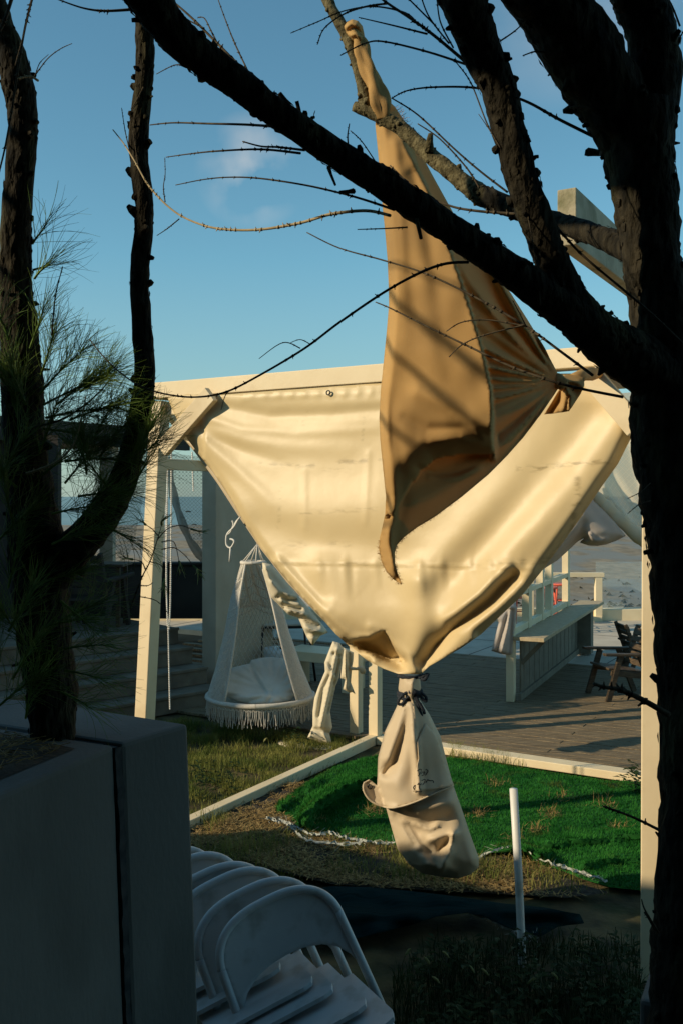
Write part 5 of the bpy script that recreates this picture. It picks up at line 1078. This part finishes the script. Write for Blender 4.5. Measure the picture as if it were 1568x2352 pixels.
swag('sheer taupe lace curtain gathered to a point left of the left pergola post', [(205, 1030), (345, 1035), (340, 1090), (326, 1160), (312, 1230), (296, 1280), (286, 1302), (274, 1280), (255, 1230), (236, 1170), (218, 1100)], 12.4, [([(x, 1040), (x * .45 + 286 * .55, 1180), (286, 1295)], 5, .05 * (-1) ** i) for i, x in enumerate((225, 240, 256, 272, 288, 304, 320, 336))])

# ------------------------------------------------------------------ strings of beads beside the left post
def beads(label, pts, D, r=.0075):
    S = spline([tuple(W(x, y, D)) for x, y in pts], 40); P = [Vector(s) for s in S]; L = [0]
    for i in range(1, len(P)): L.append(L[-1] + (P[i] - P[i - 1]).length)
    b = MB(); s = 0; i = 0
    b.tube(P[::8] + [P[-1]], .0018, 4)
    while s < L[-1]:
        while i < len(L) - 2 and L[i + 1] < s: i += 1
        p = P[i].lerp(P[i + 1], (s - L[i]) / max(1e-6, L[i + 1] - L[i]))
        b.tube([p - V(0, 0, r), p - V(0, 0, r * .55), p + V(0, 0, r * .55), p + V(0, 0, r)], [r * .35, r * .95, r * .95, r * .35], 6)
        s += r * 2.1
    return tag(b.build('bead_string', M['rope_white'], smooth=True), label, 'bead string', 'white bead strings by the left post')
beads('white bead string hanging lowest, tied off and reaching the ground', [(381, 1040), (382, 1250), (384, 1380), (387, 1445), (389, 1540), (391, 1630)], 7.2, .0065)
beads('white bead string hanging closest along the left post, knotted at knee height', [(386, 1040), (384, 1240), (383, 1340), (386, 1440)], 7.15)
beads('white bead string a little right of the ones on the left post', [(394, 1035), (394, 1200), (392, 1380), (389, 1444)], 7.2)
beads('short white bead string under the side rail near the tarpaulin', [(442, 1040), (443, 1080), (445, 1128)], 7.6)

# ------------------------------------------------------------------ macrame hanging chair with cushion
hx, hD = (598 - CX) / F * 9.75, 9.75
hc = thing('hanging_chair', 'white macrame hanging chair with long fringe under the cream pergola', 'hanging chair', (hx, hD, .6))
prof_ = [(0, .118), (.27, .243), (.53, .327), (.8, .437), (1, .535)]
ztop, zbot = EYE - (1292 - HY) / F * hD, EYE - (1597 - HY) / F * hD
def hr(v):
    for (a, ra), (c, rc) in zip(prof_, prof_[1:]):
        if v <= c: return ra + (rc - ra) * (v - a) / (c - a)
    return .535
def hp_(th, v, dr=0):
    r = hr(max(0, min(1, v))) + dr
    return V(hx - .07 * (1 - v) + r * math.sin(th), hD - r * math.cos(th), ztop + (zbot - ztop) * v)
TL, TR = R(-36), R(48)                                  # the open front lies between these
def okth(th): th = (th + math.pi) % (2 * math.pi) - math.pi; return not (TL < th < TR)
b = MB()
def cord(fn, r=.0045, n=22):
    cur = []
    for i in range(n + 1):
        th, v = fn(i / n)
        if 0 <= v <= 1 and okth(th): cur.append(hp_(th, v))
        else:
            if len(cur) > 1: b.tube(cur, r, 4, cap=False)
            cur = []
    if len(cur) > 1: b.tube(cur, r, 4, cap=False)
for k in range(46):                                      # open diamond lattice
    t0 = 2 * math.pi * k / 46
    for s in (-1, 1): cord(lambda t: (t0 + s * 1.35 * t, .30 + .70 * t), .0042, 26)
for k in range(84):                                      # dense knotted upper third
    t0 = 2 * math.pi * k / 84
    cord(lambda t: (t0 + .05 * math.sin(9 * t + k), .36 * t), .0048, 12)
for row in (.10, .17, .24, .31, .36):                    # chevron rows
    cord(lambda t: (R(48) + R(276) * t, row + .05 * abs(math.sin(t * math.pi * 4))), .007, 80)
for k in range(150):                                     # close-woven side panels
    for lo, hi in ((TL - R(62), TL), (TR, TR + R(50))):
        if k % 5 == 0: pass
    t0 = TL - R(66) * k / 150; t1 = TR + R(52) * k / 150
    if k % 3 == 0: cord(lambda t: (t0 + .04 * math.sin(40 * t + k), .2 + .8 * t), .0046, 40); cord(lambda t: (t1 + .04 * math.sin(40 * t + k), .2 + .8 * t), .0042, 40)
b.build('net', M['cotton'], hc, smooth=True)
b = MB()
for th in (TL, TR): b.tube([hp_(th, i / 12) for i in range(13)], .012, 6, .2, 40)
b.build('edge_cord', M['cotton'], hc, smooth=True)
def ringm(v, r, z=0): b = MB(); b.tube([hp_(2 * math.pi * i / 40, v) + V(0, 0, z) for i in range(41)], r, 8, .2, 50, cap=False); return b
ringm(0, .019).build('ring', M['cotton'], hc, smooth=True); ringm(1, .026).build('rim', M['cotton'], hc, smooth=True)
b = MB(); ap = V(hx - .03, hD, EYE - (1250 - HY) / F * hD)
for k in range(6): b.tube([hp_(2 * math.pi * k / 6 + .3, 0), ap], .0065, 5)
b.tube([ap, V(hx - .02, hD + .02, 3.02)], .009, 6); b.build('suspension_cord', M['cotton'], hc, smooth=True)
b = MB(); rnd = random.Random(8)
for k in range(230):
    th = 2 * math.pi * k / 230; p = hp_(th, 1) - V(0, 0, .015); l = .155 + rnd.uniform(-.03, .03) + .03 * math.cos(th)
    b.tube([p, p - V(rnd.gauss(0, .006), rnd.gauss(0, .006), l * .5), p - V(rnd.gauss(0, .012), rnd.gauss(0, .012), l)], [.0036, .0040, .0034], 4)
for s in (-1, 1):
    for k in range(80):
        t0 = 2 * math.pi * k / 80; b.tube([hp_(t0, 1) - V(0, 0, .02), hp_(t0 + s * .08, 1) - V(0, 0, .055)], .0035, 4)
b.build('fringe', M['cotton'], hc)
b = MB(); b.grid(lambda u, v: V(hx + .50 * v * math.cos(u * 6.2832), hD + .50 * v * math.sin(u * 6.2832), zbot - .01 - .05 * (1 - v * v)), 40, 8, True); b.build('seat', M['cotton'], hc, smooth=True, solid=.01)
cu = [(498, 1557), (518, 1540), (539, 1532), (560, 1527), (574, 1524), (578, 1516), (598, 1511), (623, 1509), (649, 1512), (669, 1523), (682, 1542), (687, 1568), (682, 1596), (664, 1612), (626, 1620), (582, 1620), (546, 1612), (511, 1598), (497, 1578)]
bt = (627, 1588); CUF = []
for e in ((505, 1560), (525, 1542), (552, 1530), (576, 1522), (600, 1512), (625, 1510), (652, 1514), (674, 1530), (686, 1556), (684, 1590), (655, 1615), (610, 1620), (560, 1615), (515, 1598)):
    mid = ((e[0] + bt[0]) / 2 + 3, (e[1] + bt[1]) / 2 + 2); CUF.append(([bt, mid, e], 4.2, -.034, .06, 1))
CUF += [([(622, 1590), (632, 1586)], 7, -.02), ([(576, 1525), (590, 1560), (610, 1590)], 4, -.05), ([(520, 1590), (570, 1600), (620, 1596)], 6, .03)]
b = MB(); pillow(b, cu, lambda x, y: hD + .30 - .55 * (y - 1510) / 110, .16, 26, CUF, 3.6, .3)
tag(b.build('cushion', M['cushion'], smooth=True), 'round ivory tufted cushion lying in the macrame hanging chair', 'cushion')

# ------------------------------------------------------------------ cloths behind the left edge of the tarpaulin
def Z2(zx, zy): return (459.4 + .2563 * zx, 1234.5 + .2563 * zy)
dr = [Z2(*q) for q in ((560, 225), (640, 240), (760, 380), (880, 520), (980, 640), (1080, 760), (1150, 850), (1110, 868), (1080, 880), (1010, 970), (985, 935), (960, 900), (920, 810), (880, 720), (790, 690), (720, 620), (640, 540), (590, 400), (562, 290))]
DFo = [([Z2(580, 260), Z2(640, 420), Z2(740, 560)], 5, .05), ([Z2(700, 530), Z2(780, 560), Z2(860, 560)], 4, -.07), ([Z2(730, 610), Z2(800, 620), Z2(900, 640)], 4, -.06), ([Z2(760, 650), Z2(840, 660), Z2(940, 690)], 4, .06), ([Z2(900, 720), Z2(980, 760), Z2(1060, 790)], 4, -.06), ([Z2(930, 800), Z2(1000, 830), Z2(1090, 850)], 4, .06), ([Z2(960, 860), Z2(1020, 880), Z2(1080, 870)], 3.5, -.05), ([Z2(650, 400), Z2(720, 480), Z2(800, 520)], 5, .05)]
b = MB(); pillow(b, dr, 8.2, .12, 14, DFo, 4.5); tag(b.build('drape', M['drape'], smooth=True), 'bunched ivory drape hanging behind the lower left edge of the tarpaulin', 'drape')
st_ = thing('ivory_sash', 'long ivory cloth strip tied to the rear pergola post and trailing on the grass', 'fabric', G(745, 1715))
s1 = [Z2(*q) for q in ((1190, 930), (1250, 945), (1290, 1000), (1275, 1100), (1245, 1260), (1215, 1330), (1200, 1400), (1165, 1560), (1185, 1700), (1160, 1760), (1185, 1860), (1100, 1850), (960, 1800), (1010, 1690), (1010, 1560), (1025, 1440), (1065, 1330), (1120, 1200), (1115, 1120), (1150, 1030))]
b = MB(); pillow(b, s1, 9.3, .05, 12, [([Z2(1230, 1000), Z2(1170, 1300), Z2(1080, 1700)], 4, .05), ([Z2(1240, 1100), Z2(1180, 1400), Z2(1140, 1560)], 3, -.05), ([Z2(1180, 1200), Z2(1100, 1350), Z2(1060, 1600)], 4, -.03), ([Z2(1120, 1120), Z2(1200, 1250)], 3.5, .05), ([Z2(990, 1720), Z2(1080, 1720), Z2(1170, 1760)], 4, -.05), ([Z2(1100, 1740), Z2(1150, 1850)], 3, .04), ([Z2(1200, 1040), Z2(1240, 1060)], 4, -.05)], 4); b.build('strip', M['drape'], st_, smooth=True)
s2 = [Z2(*q) for q in ((1280, 985), (1375, 1030), (1372, 1100), (1358, 1180), (1350, 1300), (1390, 1405), (1360, 1385), (1340, 1392), (1280, 1360), (1300, 1272), (1258, 1262), (1275, 1120))]
b = MB(); pillow(b, s2, 9.45, .04, 10, [([Z2(1300, 1020), Z2(1310, 1200), Z2(1320, 1380)], 3, .04), ([Z2(1340, 1040), Z2(1335, 1200), Z2(1330, 1350)], 3, -.04)], 4); b.build('tail', M['drape'], st_, smooth=True)
b = MB(); pillow(b, [Z2(*q) for q in ((1335, 1155), (1400, 1165), (1430, 1148), (1470, 1160), (1484, 1195), (1478, 1225), (1440, 1222), (1420, 1190), (1340, 1190))], 9.42, .03, 6, [], 2.6); b.build('knot', M['drape'], st_, smooth=True)
s3 = [Z2(*q) for q in ((712, 1790), (800, 1785), (880, 1820), (960, 1850), (1040, 1830), (1190, 1870), (1195, 1890), (1130, 1905), (900, 1900), (760, 1882), (680, 1850))]
b = MB(); pillow(b, s3, lambda x, y: G(x, y).y + .06, .05, 8, [([Z2(720, 1830), Z2(840, 1840), Z2(1000, 1880)], 3.5, .05), ([Z2(980, 1860), Z2(1100, 1860)], 3, -.05)], 3.5); b.build('trailing_end', M['drape'], st_, smooth=True)

# ------------------------------------------------------------------ furniture glimpsed beyond the hanging chair
tb2 = thing('terrace_table', 'black framed table glimpsed through the macrame net', 'table', V(-.75, 12.4, .03))
c = V(-.72, 12.5, .75); b = MB(); b.obox(c, (.62, .1, 0), (-.1, .5, 0), (0, 0, .02)); b.build('table_top', M['pave'], tb2, bevel=.004)
b = MB(); b.obox(c - V(0, 0, .027), (.64, .103, 0), (-.103, .52, 0), (0, 0, .03)); b.build('frame', M['black_metal'], tb2)
for dx, dy, lx in ((.3, -.2, .09), (-.28, -.28, -.05), (.22, .3, .05), (-.36, .2, -.05)):
    b = MB(); b.tube([c + V(dx, dy, -.03), c + V(dx + lx, dy, -.73)], .016, 8); b.build('leg', M['black_metal'], tb2, smooth=True)
pf = W(640, 1495, 12.0); b = MB(); b.tube([V(pf.x, 12, .04), V(pf.x, 12, .10), V(pf.x, 12, .36), V(pf.x, 12, .46), V(pf.x, 12, .50), V(pf.x, 12, .505)], [.10, .14, .17, .19, .185, .15], 24); tag(b.build('stool', M['chair_white'], smooth=True), 'round white stool glimpsed behind the macrame chair', 'stool')
b = MB(); bx = (648 - CX) / F * 11.9; b.tube([V(bx, 11.9, .507), V(bx, 11.9, .52), V(bx, 11.9, .68), V(bx, 11.9, .71), V(bx, 11.9, .74)], [.025, .03, .03, .014, .013], 12); tag(b.build('bottle', M['black_metal'], smooth=True), 'black bottle standing on the round white stool', 'bottle')
bn = thing('bench', 'cream plank bench between the hanging chair and the pergola post', 'bench', V(-.25, 11.8, .03))
c = V(-.2, 11.9, .43); b = MB(); b.obox(c, fx * 1.0, ax * .5, V(0, 0, .12)); b.build('seat', M['cream'], bn, bevel=.006)
for s in (-.4, .4): b = MB(); b.obox(c + fx * s - V(0, 0, .23), fx * .1, ax * .4, V(0, 0, .34)); b.build('leg', M['cream'], bn, bevel=.004)
# rocks in the shallows beyond the veranda
rnd = random.Random(9)
for i, (px, py) in enumerate(((446, 1206), (433, 1176), (452, 1228), (418, 1190), (300, 1235), (318, 1208), (308, 1262))):
    D = (EYE + .95) * F / (py - HY); s = 3.4 * D / F; b = MB()
    b.grid(lambda u, v: (lambda p: V((px - CX) / F * D, D, -1) + p * (1 + .4 * noise.noise(p * 3 / s + V(i, 0, 0))))(V(math.cos(u * 6.2832) * math.sin(v * 3.1416 * .98 + .01) * s * 2.2, math.sin(u * 6.2832) * math.sin(v * 3.1416 * .98 + .01) * s, math.cos(v * 3.1416) * s * 1.1)), 10, 6, True)
    tag(b.build('rock', M['bark'], smooth=True), 'small dark rock in the shallows behind the veranda curtains', 'rock', 'rocks in the shallows')
